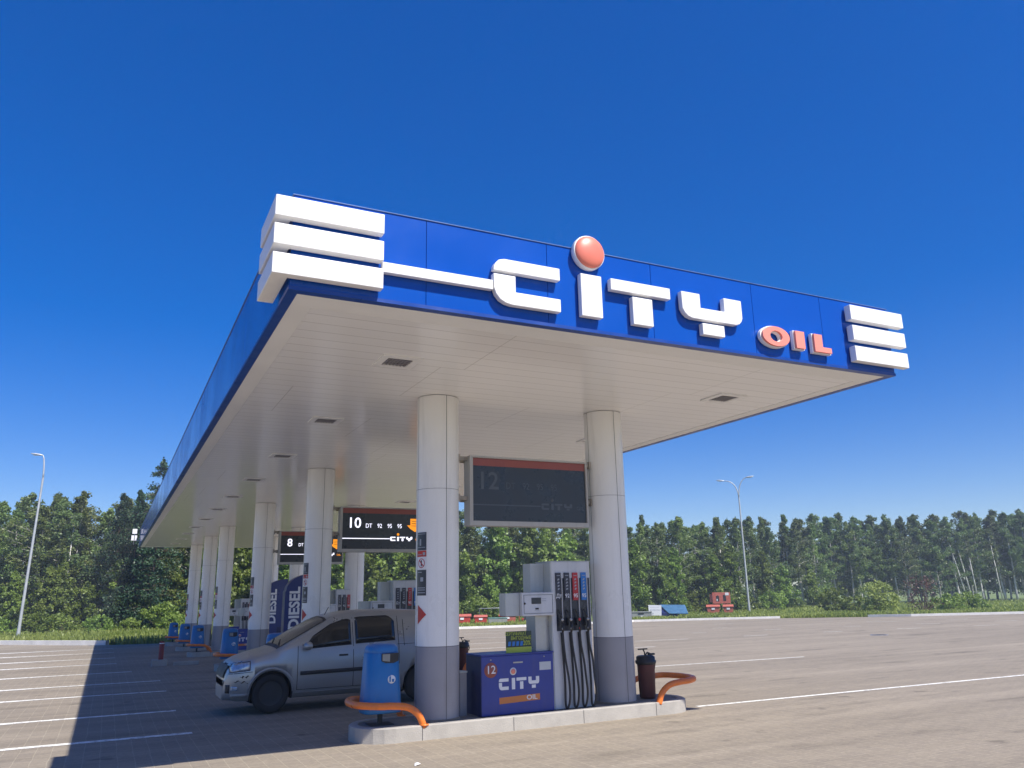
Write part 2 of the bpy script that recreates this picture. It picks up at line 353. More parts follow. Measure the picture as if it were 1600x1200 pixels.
def arc(cx, cz, r, a0, a1, n=8): return [(cx+r*cos(radians(a0+(a1-a0)*i/n)), cz+r*sin(radians(a0+(a1-a0)*i/n))) for i in range(n+1)]

# ------------------------------------------------------------------ ground
def gz(x, y):
    if y > 48: return -S*48
    if y < -25: return S*25
    return -S*y
def sheet(name, xs, ys, dz, m):
    b = MB(); P = [[(x, y, gz(x, y)+dz) for y in ys] for x in xs]; b.grid(P, False); o = b.build(name, m); return struct(o)
far = [-1500, -400, -120, -60, -30, 0, 30, 60, 90, 150, 400, 1500]
sheet('ground', far, [-1500, -300, -60, -25, 0, 48, 80, 120, 300, 1500], -.03, GRASS)
lot = [(-60, 101), (-10.7, 53.6), (-4.4, 46.7), (0.5, 44.6), (8, 47.2), (20.5, 48.3), (25.4, 46.8), (31, 47.2), (36.5, 47.8), (41.3, 44.5), (46.5, 40.7), (51.7, 32.1), (57.8, 27.1), (90, 2)]
# clip the lot into a sheet: columns of quads between y=-60 and the lot edge
def lot_y(x):
    for (a, b), (c, d) in zip(lot[:-1], lot[1:]):
        if a <= x <= c: return b+(d-b)*(x-a)/(c-a)
    return lot[0][1] if x < lot[0][0] else lot[-1][1]
xs = sorted(set([-200]+[p[0] for p in lot]+list(range(-58, 90, 4))))
b = MB(); P = []
for x in xs:
    e = lot_y(x); P.append([(x, y, gz(x, y)) for y in [-200, -60, -25, 0] ]+[(x, t, gz(x, t)) for t in [e*.33, e*.66, min(e, 47.99) if e < 48 else 48, e]])
b.grid(P, False); struct(b.build('paved_forecourt', PAVE))
# white kerb along the lot edge
def kerb(pts, name, label, wd=.25, h=.17, m=KERBW):
    b = MB(); n = len(pts)
    L = []; R_ = []
    for i, p in enumerate(pts):
        p = Vector(p); a = Vector(pts[max(i-1, 0)]); c = Vector(pts[min(i+1, n-1)]); t = (c-a).normalized(); q = Vector((-t.y, t.x))
        L.append(p); R_.append(p+q*wd)
    P = [[(p.x, p.y, gz(p.x, p.y)-.02) for p in L], [(p.x, p.y, gz(p.x, p.y)+h) for p in L], [(p.x, p.y, gz(p.x, p.y)+h) for p in R_], [(p.x, p.y, gz(p.x, p.y)-.05) for p in R_]]
    b.grid(P, False)
    o = b.build(name, m); tag(o, label, 'kerb'); return o
kerb(lot[0:3], 'kerb', 'white painted kerb along the left edge of the paving, below the bent single lamp', h=.27)
kerb([(9, 47.35)]+lot[5:11], 'kerb', 'white painted kerb edging the paving behind the red boxes and blue tank')
kerb([(50.2, 34.9), (51.7, 32.1), (57.8, 27.1), (90, 2)], 'kerb', 'white kerb along the far right edge of the paving by the reddish shrub')

# painted markings
marks = MB()
def mark(x0, y0, x1, y1, wd=.12):
    a = Vector((x0, y0)); c = Vector((x1, y1)); t = (c-a).normalized(); q = Vector((-t.y, t.x))*wd/2
    n = max(1, int((c-a).length/4))
    for i in range(n):
        p = a+(c-a)*i/n; r = a+(c-a)*(i+1)/n
        marks.add([(v.x, v.y, gz(v.x, v.y)+.005) for v in (p-q, r-q, r+q, p+q)], [(0, 1, 2, 3)])
for y, x1 in ((2.35, -3.15), (5.7, -3.15), (10.2, -3.05), (13.66, -3.0), (18.4, -3.6), (23.9, -4.0), (28.7, -4.0), (34.6, -4.0), (40.2, -4.0)):
    mark(-14.5, y, x1, y, .19)
for y in (2.35, 5.7, 10.2, 13.66, 18.4, 23.9, 28.7, 34.6, 40.2):  # thick closing wedges of the bays
    marks.add([(-14.5, y-1.3, gz(0, y-1.3)+.005), (-5.5, y-.10, gz(0, y-.10)+.005), (-5.6, y-.078, gz(0, y-.078)+.005), (-14.5, y-.078, gz(0, y-.078)+.005)], [(0, 1, 2, 3)])
for a in [(4.76, -.06, 26, -.75), (9.29, 7.47, 14.58, 7.06), (14.26, 15.5, 15.16, 15.4), (17.17, 19.71, 19.8, 19.18), (22.92, 18.96, 24.36, 18.9), (24.12, 24.41, 24.71, 23.9),
          (28.5, 23.5, 29.8, 23.5), (29.2, 28.7, 30.1, 28.4), (30.6, 36.4, 31.1, 35.3), (34.5, 34.9, 35.7, 34.3), (16.2, 37.4, 18.8, 36.3), (13.8, 31.0, 15.9, 30.3), (11.1, 24.8, 13.2, 24.7), (9.29, 20.6, 11.1, 20.4),
          (40.6, 26.9, 41.4, 25.2), (33.8, 22.7, 34.6, 22.1), (27.8, 18.6, 28.8, 18.3), (38.2, 21.3, 39.1, 20.4), (32.3, 17.9, 33.5, 17.4), (45.2, 24.4, 46.3, 23.7), (36.8, 16.8, 38.2, 16.3), (43.2, 19.8, 44.4, 19.2),
          (8.2, 12.3, 9.6, 12.2), (8.2, 28.0, 10.2, 27.7), (8.2, 16.4, 9.2, 16.3), (12, 41.5, 14.5, 40.6), (20, 42, 21.5, 41.2), (5.5, 24.9, 8.2, 24.8)]:
    mark(*a)
struct(marks.build('road_markings', PAINT))
# manhole cover
mh = thing('drain_cover', 'dark round metal drain cover set in the paving on the right', 'drain cover', (26.5, 14.2, gz(0, 14.2)))
MB().lathe([(0, .012), (.30, .012), (.31, 0)], 28).build('lid', DARKJ, mh)
MB().lathe([(.31, 0), (.31, .014), (.37, .014), (.38, 0)], 28).build('frame', STEEL, mh)

# ------------------------------------------------------------------ canopy
XL, XR, YF, YB, ZS, HF, XB = -3.153, 5.870, -3.966, 42.745, 5.045, 1.050, 3.152
ROWY = [0, 8.158, 16.315, 26.2, 32.7, 40.5]
canopy = thing('station_canopy', 'long flat blue and white filling station canopy with a letter sign on its front edge', 'canopy', (0, 0, 0))
ZT = ZS+HF
# fascias: four closed boxes butted at the corners, front & left made of panels with fine joints
ft = .10
def fascia(name, x0, x1, y0, y1, cuts, axis):
    b = MB(); g = .004; cs = cuts
    for a, c in zip(cs[:-1], cs[1:]):
        if axis == 'x': b.box(a+g, c-g, y0, y1, ZS+.03, ZT)
        else: b.box(x0, x1, a+g, c-g, ZS+.03, ZT)
    if axis == 'x': b.box(cs[0], cs[-1], y0+.012, y1-.01, ZS+.035, ZT-.01)
    else: b.box(x0+.012, x1-.01, cs[0], cs[-1], ZS+.035, ZT-.01)
    return b.build(name, BLUE, canopy)
fx = [XL, -1.67, -.12, 1.42, 3.13, 4.44, XR]
FF = fascia('front_fascia', 0, 0, YF, YF+ft, fx, 'x')
cy_ = list(np.arange(YF+ft+.002, YB-ft, 1.545)); cy_ = cy_[:-1]+[YB-ft-.002]
fascia('side_fascia', XL, XL+ft, 0, 0, cy_, 'y')
fascia('side_fascia', XR-ft, XR, 0, 0, cy_, 'y')
fascia('rear_fascia', 0, 0, YB-ft, YB, fx, 'x')
# white cap flashing and dark blue lower lip
b = MB()
b.box(XL-.012, XR+.012, YF-.012, YF+.14, ZT+.001, ZT+.009); b.box(XL-.012, XR+.012, YB-.14, YB+.012, ZT+.001, ZT+.009)
b.box(XL-.012, XL+.14, YF+.141, YB-.141, ZT+.001, ZT+.009); b.box(XR-.14, XR+.012, YF+.141, YB-.141, ZT+.001, ZT+.009)
b.build('cap_flashing', FLASHM, canopy)
b = MB()
lw = .10
b.box(XL-.008, XR+.008, YF-.008, YF+lw, ZS-.015, ZS+.027); b.box(XL-.008, XR+.008, YB-lw, YB+.008, ZS-.015, ZS+.027)
b.box(XL-.008, XL+lw, YF+lw+.001, YB-lw-.001, ZS-.015, ZS+.027); b.box(XR-lw, XR+.008, YF+lw+.001, YB-lw-.001, ZS-.015, ZS+.027)
b.build('lower_lip', BLUEL, canopy)
# soffit: smooth border frame and a striped field
bx0, bx1, by0, by1 = XL+lw+.001, XR-lw-.001, YF+lw+.001, YB-lw-.001; bw = .38
b = MB()
b.box(bx0, bx1, by0, by0+bw, ZS-.01, ZS+.03); b.box(bx0, bx1, by1-bw, by1, ZS-.01, ZS+.03)
b.box(bx0, bx0+.22, by0+bw+.001, by1-bw-.001, ZS-.01, ZS+.03); b.box(bx1-.22, bx1, by0+bw+.001, by1-bw-.001, ZS-.01, ZS+.03)
b.build('soffit_border', SOFFP, canopy)
MB().box(bx0+.221, bx1-.221, by0+bw+.001, by1-bw-.001, ZS-.004, ZS+.03).build('soffit', SOFF, canopy)
MB().box(XL+.15, XR-.15, YF+.15, YB-.15, ZS+.8, ZS+.9).build('roof_deck', ROOFM, canopy)
# recessed ceiling lights
lights0 = None
for k in range(11):
    for x in (-1.30, 4.37):
        y = -1.84+4.08*k
        if y > YB-2: continue
        if lights0 is None:
            f = MB(); a, c = .27, .175; z0, z1 = ZS-.022, ZS-.005
            f.box(-a, a, -a, -c, z0, z1); f.box(-a, a, c, a, z0, z1); f.box(-a, -c, -c, c, z0, z1); f.box(c, a, -c, c, z0, z1)
            lights0 = f.build('ceiling_light', SOFFP, canopy, loc=(x, y, 0))
            l = MB(); l.box(-c, c, -c, c, ZS-.0045, ZS-.0042)
            for i in range(7):
                t = -c+.05*i+.025; l.box(t-.006, t+.006, -c, c, ZS-.018, ZS-.006)
            for i in range(3): t = -.0875+.0875*i; l.box(-c, c, t-.005, t+.005, ZS-.016, ZS-.006)
            l.build('louvre', VENT, lights0)
        else:
            q = copy_tree(lights0, canopy); q.location = (x, y, 0)
# corner beams, three high
def pm(x, z, d0, d1):
    t = (YF-d1+11.7563)/(YF-d0+11.7563); return (-4.5139+(x+4.5139)*t, 2+(z-2)*t)
def corner_beam(z0, z1, left):
    b = MB(); BD_ = .14; z0 = pm(0, z0, .25, BD_)[1]; z1 = pm(0, z1, .25, BD_)[1]; px_ = lambda x: pm(x, 0, .25, BD_)[0]
    if left:
        xo, xe, ye = XL-.205, px_(-2.235), -3.19
        poly = [(xo, YF-BD_), (xe, YF-BD_), (xe, YF-.03), (XL-.03, YF-.03), (XL-.03, ye), (xo, ye)]
    else:
        poly = [(px_(4.775), YF-BD_), (px_(XR+.012), YF-BD_), (px_(XR+.012), YF-.03), (px_(4.775), YF-.03)]
    b.plan(poly, z0, z1); return b.build('corner_beam', WHITE, FF, bevel=.008)
for z0, z1 in ((5.715, 5.94), (5.405, 5.63), (5.09, 5.315)):
    corner_beam(z0, z1, True); corner_beam(z0, z1, False)
def logo_polys():
    C1 = [(-.06, 5.70), (-.06, 5.545), (-.93, 5.545)]+arc(-.77, 5.56, .16, 180, 118, 3)[0:]+[(-.80, 5.70)]
    C1 = [(-.06, 5.70), (-.06, 5.545), (-.93, 5.545)]+[(-.925, 5.59), (-.90, 5.64), (-.86, 5.68), (-.79, 5.70)]
    C2 = [(-.93, 5.505), (-.65, 5.505), (-.65, 5.31), (-.06, 5.31), (-.06, 5.15), (-.70, 5.15), (-.78, 5.165), (-.85, 5.20), (-.90, 5.26), (-.925, 5.33)]
    I = [(.23, 5.695), (.525, 5.695), (.525, 5.155), (.23, 5.155)]
    T1 = [(.66, 5.70), (1.56, 5.70), (1.56, 5.55), (.66, 5.55)]
    T2 = [(.97, 5.505), (1.27, 5.505), (1.27, 5.145), (.97, 5.145)]
    Y1 = [(1.74, 5.70), (2.04, 5.70), (2.04, 5.51), (2.44, 5.51), (2.44, 5.705), (2.74, 5.705), (2.74, 5.46), (2.72, 5.41), (2.68, 5.37), (2.62, 5.35), (1.90, 5.35), (1.83, 5.37), (1.78, 5.41), (1.745, 5.47)]
    Y2 = [(2.05, 5.305), (2.41, 5.305), (2.41, 5.15), (2.05, 5.15)]
    return [C1, C2], [I], [T1, T2], [Y1, Y2]
yf, yb = YF-.10, YF-.018
P2 = lambda poly: [pm(x, z, .20, .10) for x, z in poly]
MB().prism(P2([(-2.23, 5.42), (-.935, 5.42), (-.935, 5.305), (-2.23, 5.305)]), yf+.01, yb).build('stripe', WHITE, FF, bevel=.006)
for polys in logo_polys():
    b = MB()
    for pl in polys: b.prism(P2(pl), yf, yb)
    b.build('letter', WHITE, FF, bevel=.008)
# ball over the i
bc = pm(.37, 5.988, .2, .1)
bl = MB().lathe([(.0, yb), (.21, yb), (.222, yb-.01), (.222, yf+.01), (.218, yf-.003), (.208, yf-.003)], 48, bc, axis='y')
prof = [(.209*cos(radians(a)), yf-.003-.075*sin(radians(a))) for a in range(0, 91, 6)]
bl.lathe(prof, 48, bc, axis='y', mi=1).build('letter_dot', [WHITE, BALLO], FF)
oc = pm(3.31, 5.28, .2, .1)
b = MB(); b.ring(*oc, .265, .157, .098, .068, yf+.025, yb)
b.ring(*oc, .248, .143, .110, .078, yf-.01, yf+.024, mi=1)
b.build('letter', [WHITE, ORANGE], FF, bevel=.004)
for pl in ([(3.655, 5.42), (3.85, 5.42), (3.85, 5.145), (3.655, 5.145)], [(4.005, 5.42), (4.19, 5.42), (4.19, 5.215), (4.355, 5.215), (4.355, 5.135), (4.005, 5.135)]):
    pl = P2(pl); b = MB().prism(pl, yf+.025, yb)
    cx = sum(p[0] for p in pl)/len(pl); cz = sum(p[1] for p in pl)/len(pl)
    b.prism([(x+(.014 if x < cx else -.014), z+(.012 if z < cz else -.012)) for x, z in pl], yf-.01, yf+.024, mi=1)
    b.build('letter', [WHITE, ORANGE], FF, bevel=.004)

# columns
def sticker_quads(parent, x, z0, z1, h0, h1, m, name, r=.336, yoff=0):
    b = MB(); n = 6; P = []
    for i in range(n+1):
        a = radians(h0+(h1-h0)*i/n); P.append([(x+r*cos(a), yoff+r*sin(a), z0), (x+r*cos(a), yoff+r*sin(a), z1)])
    b.grid(P, True); return b.build(name, m, parent)
RC = .332
def column(x, y, full, row):
    g = gz(x, y)+.19
    zb = gz(x, y)+1.22
    b = MB(); b.lathe([(RC, zb), (RC, ZS-.012)], 48)
    # vertical cladding seams as fine proud strips + horizontal joint
    o = b.build('column', COLW, canopy, loc=(x, y, 0))
    MB().lathe([(RC+.0015, g-.3), (RC+.0015, zb-.0)], 48).build('grey_band', COLG, o)
    MB().lathe([(RC+.03, g-.2), (RC+.028, g+.008), (RC+.004, g+.035), (RC+.001, g+.036)], 48).build('base_sealant', SEAL, o)
    s = MB()
    for a in (-87, 3, 93, 183):
        ca, sa = cos(radians(a)), sin(radians(a)); rr = RC+.0025; q = .0035
        tx, ty = -sa, ca
        s.add([(rr*ca-tx*q, rr*sa-ty*q, g), (rr*ca+tx*q, rr*sa+ty*q, g), (rr*ca+tx*q, rr*sa+ty*q, ZS-.01), (rr*ca-tx*q, rr*sa-ty*q, ZS-.01)], [(0, 1, 2, 3)])
    s.lathe([(RC+.0022, 3.55), (RC+.0022, 3.5545)], 48); s.lathe([(RC+.0022, zb), (RC+.0022, zb+.006)], 48)
    s.build('cladding_seam', DARKJ, o)
    if full:
        dz = gz(x, y); A0, A1 = 184, 219        # faces the arriving drivers at the left
        def q_(b, z0, z1, a0, a1, rr, mi):
            b.grid([[(rr*cos(radians(a0+(a1-a0)*k/5)), rr*sin(radians(a0+(a1-a0)*k/5)), z) for z in (z0+dz, z1+dz)] for k in range(6)], True, mi)
        for z0, z1, mm, prints in ((2.62, 2.89, DARKP, [(2.86, 2.868, 188, 216), (2.66, 2.668, 188, 216), (2.69, 2.79, 196, 202)]),
                                   (2.525, 2.615, REDB, [(2.55, 2.56, 188, 205), (2.545, 2.59, 208, 216)]),
                                   (1.955, 2.33, DARKP, [(2.06, 2.072, 188, 216), (2.03, 2.042, 188, 216), (1.99, 2.002, 188, 216), (2.16, 2.22, 200, 210), (2.29, 2.30, 188, 205)])):
            b = MB(); q_(b, z0, z1, A0, A1, .336, 0)
            for p in prints: q_(b, *p, .3385, 1)
            b.build('notice_sticker', [mm, TXTG], o)
        b = MB(); q_(b, 2.335, 2.52, A0, A1, .336, 0); rr = .3395; zc = 2.428+dz
        def cp(u, v): a = radians(203)+u/rr; return (rr*cos(a), rr*sin(a), zc+v)
        b.grid([[cp(k*cos(t), k*sin(t)) for k in (.060, .071)] for t in np.linspace(0, 2*pi, 25)], True, 1)
        b.grid([[cp(-.045+k*.03-.006, .045-k*.03-.006), cp(-.045+k*.03+.006, .045-k*.03+.006)] for k in range(4)], True, 1)
        rr = .338; b.grid([[cp(-.012, -.045+k*.03), cp(.012, -.045+k*.03)] for k in range(4)], True, 2)
        b.build('no_smoking_sticker', [TXTW, STR_R, TXTK], o)
        b = MB(); rr = RC+.006
        def tp(a, z): return (rr*cos(radians(a)), rr*sin(radians(a)), z+dz)
        b.add([tp(190, 1.54), tp(190, 1.82), tp(205, 1.76), tp(220, 1.68), tp(205, 1.61)], [(0, 1, 2, 3, 4)])
        b.build('red_arrow_sticker', REDB, o)
    return o
for i, y in enumerate(ROWY):
    column(0, y, True, i)
    if i < 5: column(XB, y, False, i)
# floodlight on the far left corner
fl = thing('floodlight', 'small white twin floodlight on the far left corner of the canopy', 'floodlight', (XL-.3, YB-.6, 5.3)); fl.scale = (.8, .8, .8)
b = MB(); b.box(-.16, .16, -.10, .0, .62, .98); b.build('upper_head', TXTW, fl)
b = MB(); b.box(-.2, -.02, -.1, 0, .12, .50); b.box(.03, .19, -.1, 0, .12, .5); b.build('lower_head', TXTW, fl)
MB().tube([(0, .05, -.2), (0, .05, .9)], .03).box(-.02, .3, .0, .05, .1, .16).build('bracket', POLE, fl)

# ------------------------------------------------------------------ pump islands
ORD = ['nearest', 'second', 'third', 'fourth', 'fifth', 'farthest']
def where(i): return ['nearest island', 'second island, behind the van', 'third island from the front', 'fourth island from the front', 'fifth island from the front', 'farthest island'][i]
def island_poly(x0=-1.30, x1=4.42, hw=.53, e=.5):
    p = []
    n = 10
    for k in range(n+1): a = radians(90+180*k/n); p.append((x0+e+e*cos(a), hw*sin(a)))
    for k in range(n+1): a = radians(-90+180*k/n); p.append((x1-e+e*cos(a), hw*sin(a)))
    return p
def add_island(i, y):
    g = gz(0, y)
    t = thing('pump_island', ('concrete kerbed pump island with rounded ends, '+['nearest to the camera', 'just behind the van', 'third from the front', 'fourth from the front', 'fifth from the front', 'farthest from the camera'][i]), 'pump island', (0, y, g), 'pump islands under the canopy')
    P = island_poly(); Q = island_poly(-1.18, 4.30, .40, .4)
    b = MB(); n = len(P)
    vs = [(x, yy, -.12) for x, yy in P]+[(x, yy, .195) for x, yy in P]+[(x*1.0, yy, .205) for x, yy in [(p[0]+(.02 if p[0] < 0 else -.02), p[1]*.97) for p in P]]+[(x, yy, .205) for x, yy in Q]+[(x, yy, .19) for x, yy in Q]
    fs = []
    for r in range(4): fs += [(r*n+k, r*n+(k+1) % n, (r+1)*n+(k+1) % n, (r+1)*n+k) for k in range(n)]
    b.add(vs, fs); b.build('kerb_stones', CONC, t)
    MB().plan(Q, .1, .192).build('island_top', CONCT, t)
    for x in (-.42, 1.0, 2.2, 3.56): MB().add([(x, -.5325, -.02), (x+.008, -.5325, -.02), (x+.008, -.5325, .198), (x, -.5325, .198), (x+.008, -.41, .2065), (x, -.41, .2065)], [(0, 1, 2, 3), (3, 2, 4, 5)]).build('kerb_joint', DARKJ, t)
    return t
for i, y in enumerate(ROWY): add_island(i, y)

# orange tube guards
def smooth_path(pts, n=6):
    P = [Vector(p) for p in pts]; out = []
    for i in range(len(P)-1):
        p0 = P[max(i-1, 0)]; p1 = P[i]; p2 = P[i+1]; p3 = P[min(i+2, len(P)-1)]
        for k in range(n):
            t = k/n; out.append(.5*((2*p1)+(-p0+p2)*t+(2*p0-5*p1+4*p2-p3)*t*t+(-p0+3*p1-3*p2+p3)*t**3))
    out.append(P[-1]); return out
left_pts = [(-.38, -.49, .17), (-.46, -.49, .34), (-.62, -.49, .45), (-.85, -.49, .485), (-1.00, -.48, .49), (-1.16, -.42, .50), (-1.27, -.26, .50), (-1.31, 0, .50), (-1.27, .26, .50), (-1.16, .42, .50), (-1.00, .48, .49), (-.85, .49, .485), (-.62, .49, .45), (-.46, .49, .34), (-.38, .49, .17)]
g0 = MB().tube(smooth_path(left_pts), .048, 14)
for i, y in enumerate(ROWY):
    if i == 0:
        GL = g0.build('tube_guard', TUBE, None, loc=(0, y, gz(0, y)))
        tag(GL, 'bent orange steel tube guard round the near left bin on the nearest island', 'bumper rail', 'orange tube guards at the island ends')
        base = MB().lathe([(0, .2), (.07, .2), (.07, .212), (.055, .22)], 16, (-.38, -.49)).lathe([(0, .2), (.07, .2), (.07, .212), (.055, .22)], 16, (-.38, .49)).build('base_flange', TUBE, GL)
    else:
        o = copy_tree(GL); o.location = (0, y, gz(0, y)); o['label'] = 'low orange tube guard round the left end of the %s' % where(i)
rp = [(3.10-(-.38)-x+.0, yy, z) for x, yy, z in left_pts]
rp = [(3.27-x, yy, z) for x, yy, z in left_pts]
GR = MB().tube(smooth_path(rp), .048, 14).build('tube_guard', TUBE, None, loc=(0, 0, gz(0, 0)))
tag(GR, 'bent orange steel tube guard round the right end of the nearest island', 'bumper rail', 'orange tube guards at the island ends')
for i, y in enumerate(ROWY[1:3], 1):
    o = copy_tree(GR); o.location = (0, y, gz(0, y)); o['label'] = 'orange tube guard at the right end of the %s' % where(i)

# blue litter bins
def make_bin():
    t = thing('litter_bin', 'tall blue plastic litter bin behind the orange tube guard, nearest to the camera', 'litter bin', (-.87, 0, 0), 'blue litter bins at the left island ends')
    b = MB(); P = []
    def sec(w, d, z, n=8, r=.15):
        o = []
        for cx, cy, a0 in ((w-r, d-r, 0), (-w+r, d-r, 90), (-w+r, -d+r, 180), (w-r, -d+r, 270)):
            for k in range(n+1): a = radians(a0+90*k/n); o.append((cx+r*cos(a), cy+r*sin(a), z))
        return o
    secs = [sec(.275, .24, .36), sec(.28, .245, .38), sec(.235, .215, 1.16), sec(.225, .205, 1.175)]
    n = len(secs[0]); vs = [p for s_ in secs for p in s_]
    fs = [(r*n+k, r*n+(k+1) % n, (r+1)*n+(k+1) % n, (r+1)*n+k) for r in range(3) for k in range(n)]+[tuple(range(n-1, -1, -1)), tuple(range(3*n, 4*n))]
    b.add(vs, fs, True); b.build('bin_body', BINB, t)
    b = MB(); secs = [sec(.227, .207, 1.172), sec(.229, .209, 1.18), sec(.226, .206, 1.215), sec(.214, .194, 1.25), sec(.185, .165, 1.278, r=.13), sec(.1, .09, 1.29, r=.07)]
    vs = [p for s_ in secs for p in s_]; m = len(secs)
    fs = [(r*n+k, r*n+(k+1) % n, (r+1)*n+(k+1) % n, (r+1)*n+k) for r in range(m-1) for k in range(n)]+[tuple(range(n-1, -1, -1)), tuple(range((m-1)*n, m*n))]
    b.add(vs, fs, True); b.build('hood', BINB, t)
    # mouths front and back
    for s_ in (-1, 1):
        f = MB(); 
        pl = [(-.06, 1.165), (.19, 1.165), (.19, 1.06), (.12, 1.03), (.0, 1.035), (-.06, 1.06)]
        f.prism(pl, s_*.233, s_*.20); o = f.build('mouth', CARK, t)
        MB().prism([(-.05, 1.155), (.06, 1.155), (.06, 1.05), (-.05, 1.065)], s_*.240, s_*.234).build('mouth_flap', GREYB, o)
    # round disposal badge
    b = MB().lathe([(0, -.2385), (.055, -.2385), (.057, -.234), (.057, -.225)], 28, (.09, .81), axis='y'); bd = b.build('badge', TXTW, t)
    f = MB(); y0, y1 = -.2415, -.2387
    f.prism([(.055, .775), (.075, .775), (.078, .845), (.055, .845)], y0, y1); f.prism([(.095, .775), (.125, .775), (.13, .815), (.09, .815)], y0, y1); f.prism([(.058, .850), (.073, .850), (.073, .863), (.058, .863)], y0, y1)
    f.build('badge_symbol', BINB, bd)
    b = MB(); b.box(-.03, .03, -.03, .03, .19, .37); b.box(-.17, .17, -.14, .14, .186, .2); b.build('bin_foot', CARK, t)
    return t
B0 = make_bin()
for i, y in enumerate(ROWY[1:], 1):
    o = copy_tree(B0); o.location = (-.87-(.05 if i > 2 else 0), y, gz(0, y))
    o['label'] = 'blue litter bin on the left end of the %s' % where(i)

# maroon windscreen washing buckets with black squeegees
def make_washer():
    t = thing('washing_bucket', 'maroon windscreen washing bucket with black squeegee, right of the nearest right column', 'washing bucket', (3.82, .05, 0), 'windscreen washing buckets')
    MB().lathe([(0, .2), (.125, .2), (.135, .23), (.15, .78), (.155, .80)], 28).build('bucket', BROWN, t)
    MB().lathe([(.158, .74), (.175, .76), (.178, .80), (.160, .81), (.16, .86), (.13, .88), (0, .885)], 28).build('lid', BLACKR, t)
    b = MB(); b.tube([(.05, .03, .55), (-.02, -.01, .93), (-.06, -.03, .985)], .012, 8); b.box(-.16, .02, -.045, -.015, .98, 1.0)
    b.tube([(-.02, 0, .86), (.05, .01, .93), (.13, .02, .90)], .012, 8); b.box(.08, .20, 0, .05, .88, .91); b.tube([(.15, 0, .80), (.19, 0, .74), (.17, 0, .66)], .012, 8)
    b.build('squeegee', BLACKR, t)
    return t
W0 = make_washer()
for i, y in enumerate(ROWY[1:3], 1):
    o = copy_tree(W0); o.location = (3.84, y, gz(0, y)); o['label'] = ['', 'dark maroon washing bucket seen just right of the near left column', 'maroon washing bucket at the right end of the third island from the front'][i]
gp = thing('pipe_post', 'short grey service post between the near left column and the blue cabinet', 'post', (.45, .12, 0))
MB().box(-.055, .055, -.06, .06, .19, .80).build('post_body', COLG, gp); MB().box(-.065, .065, -.07, .07, .801, .825).build('post_cap', DISP, gp)

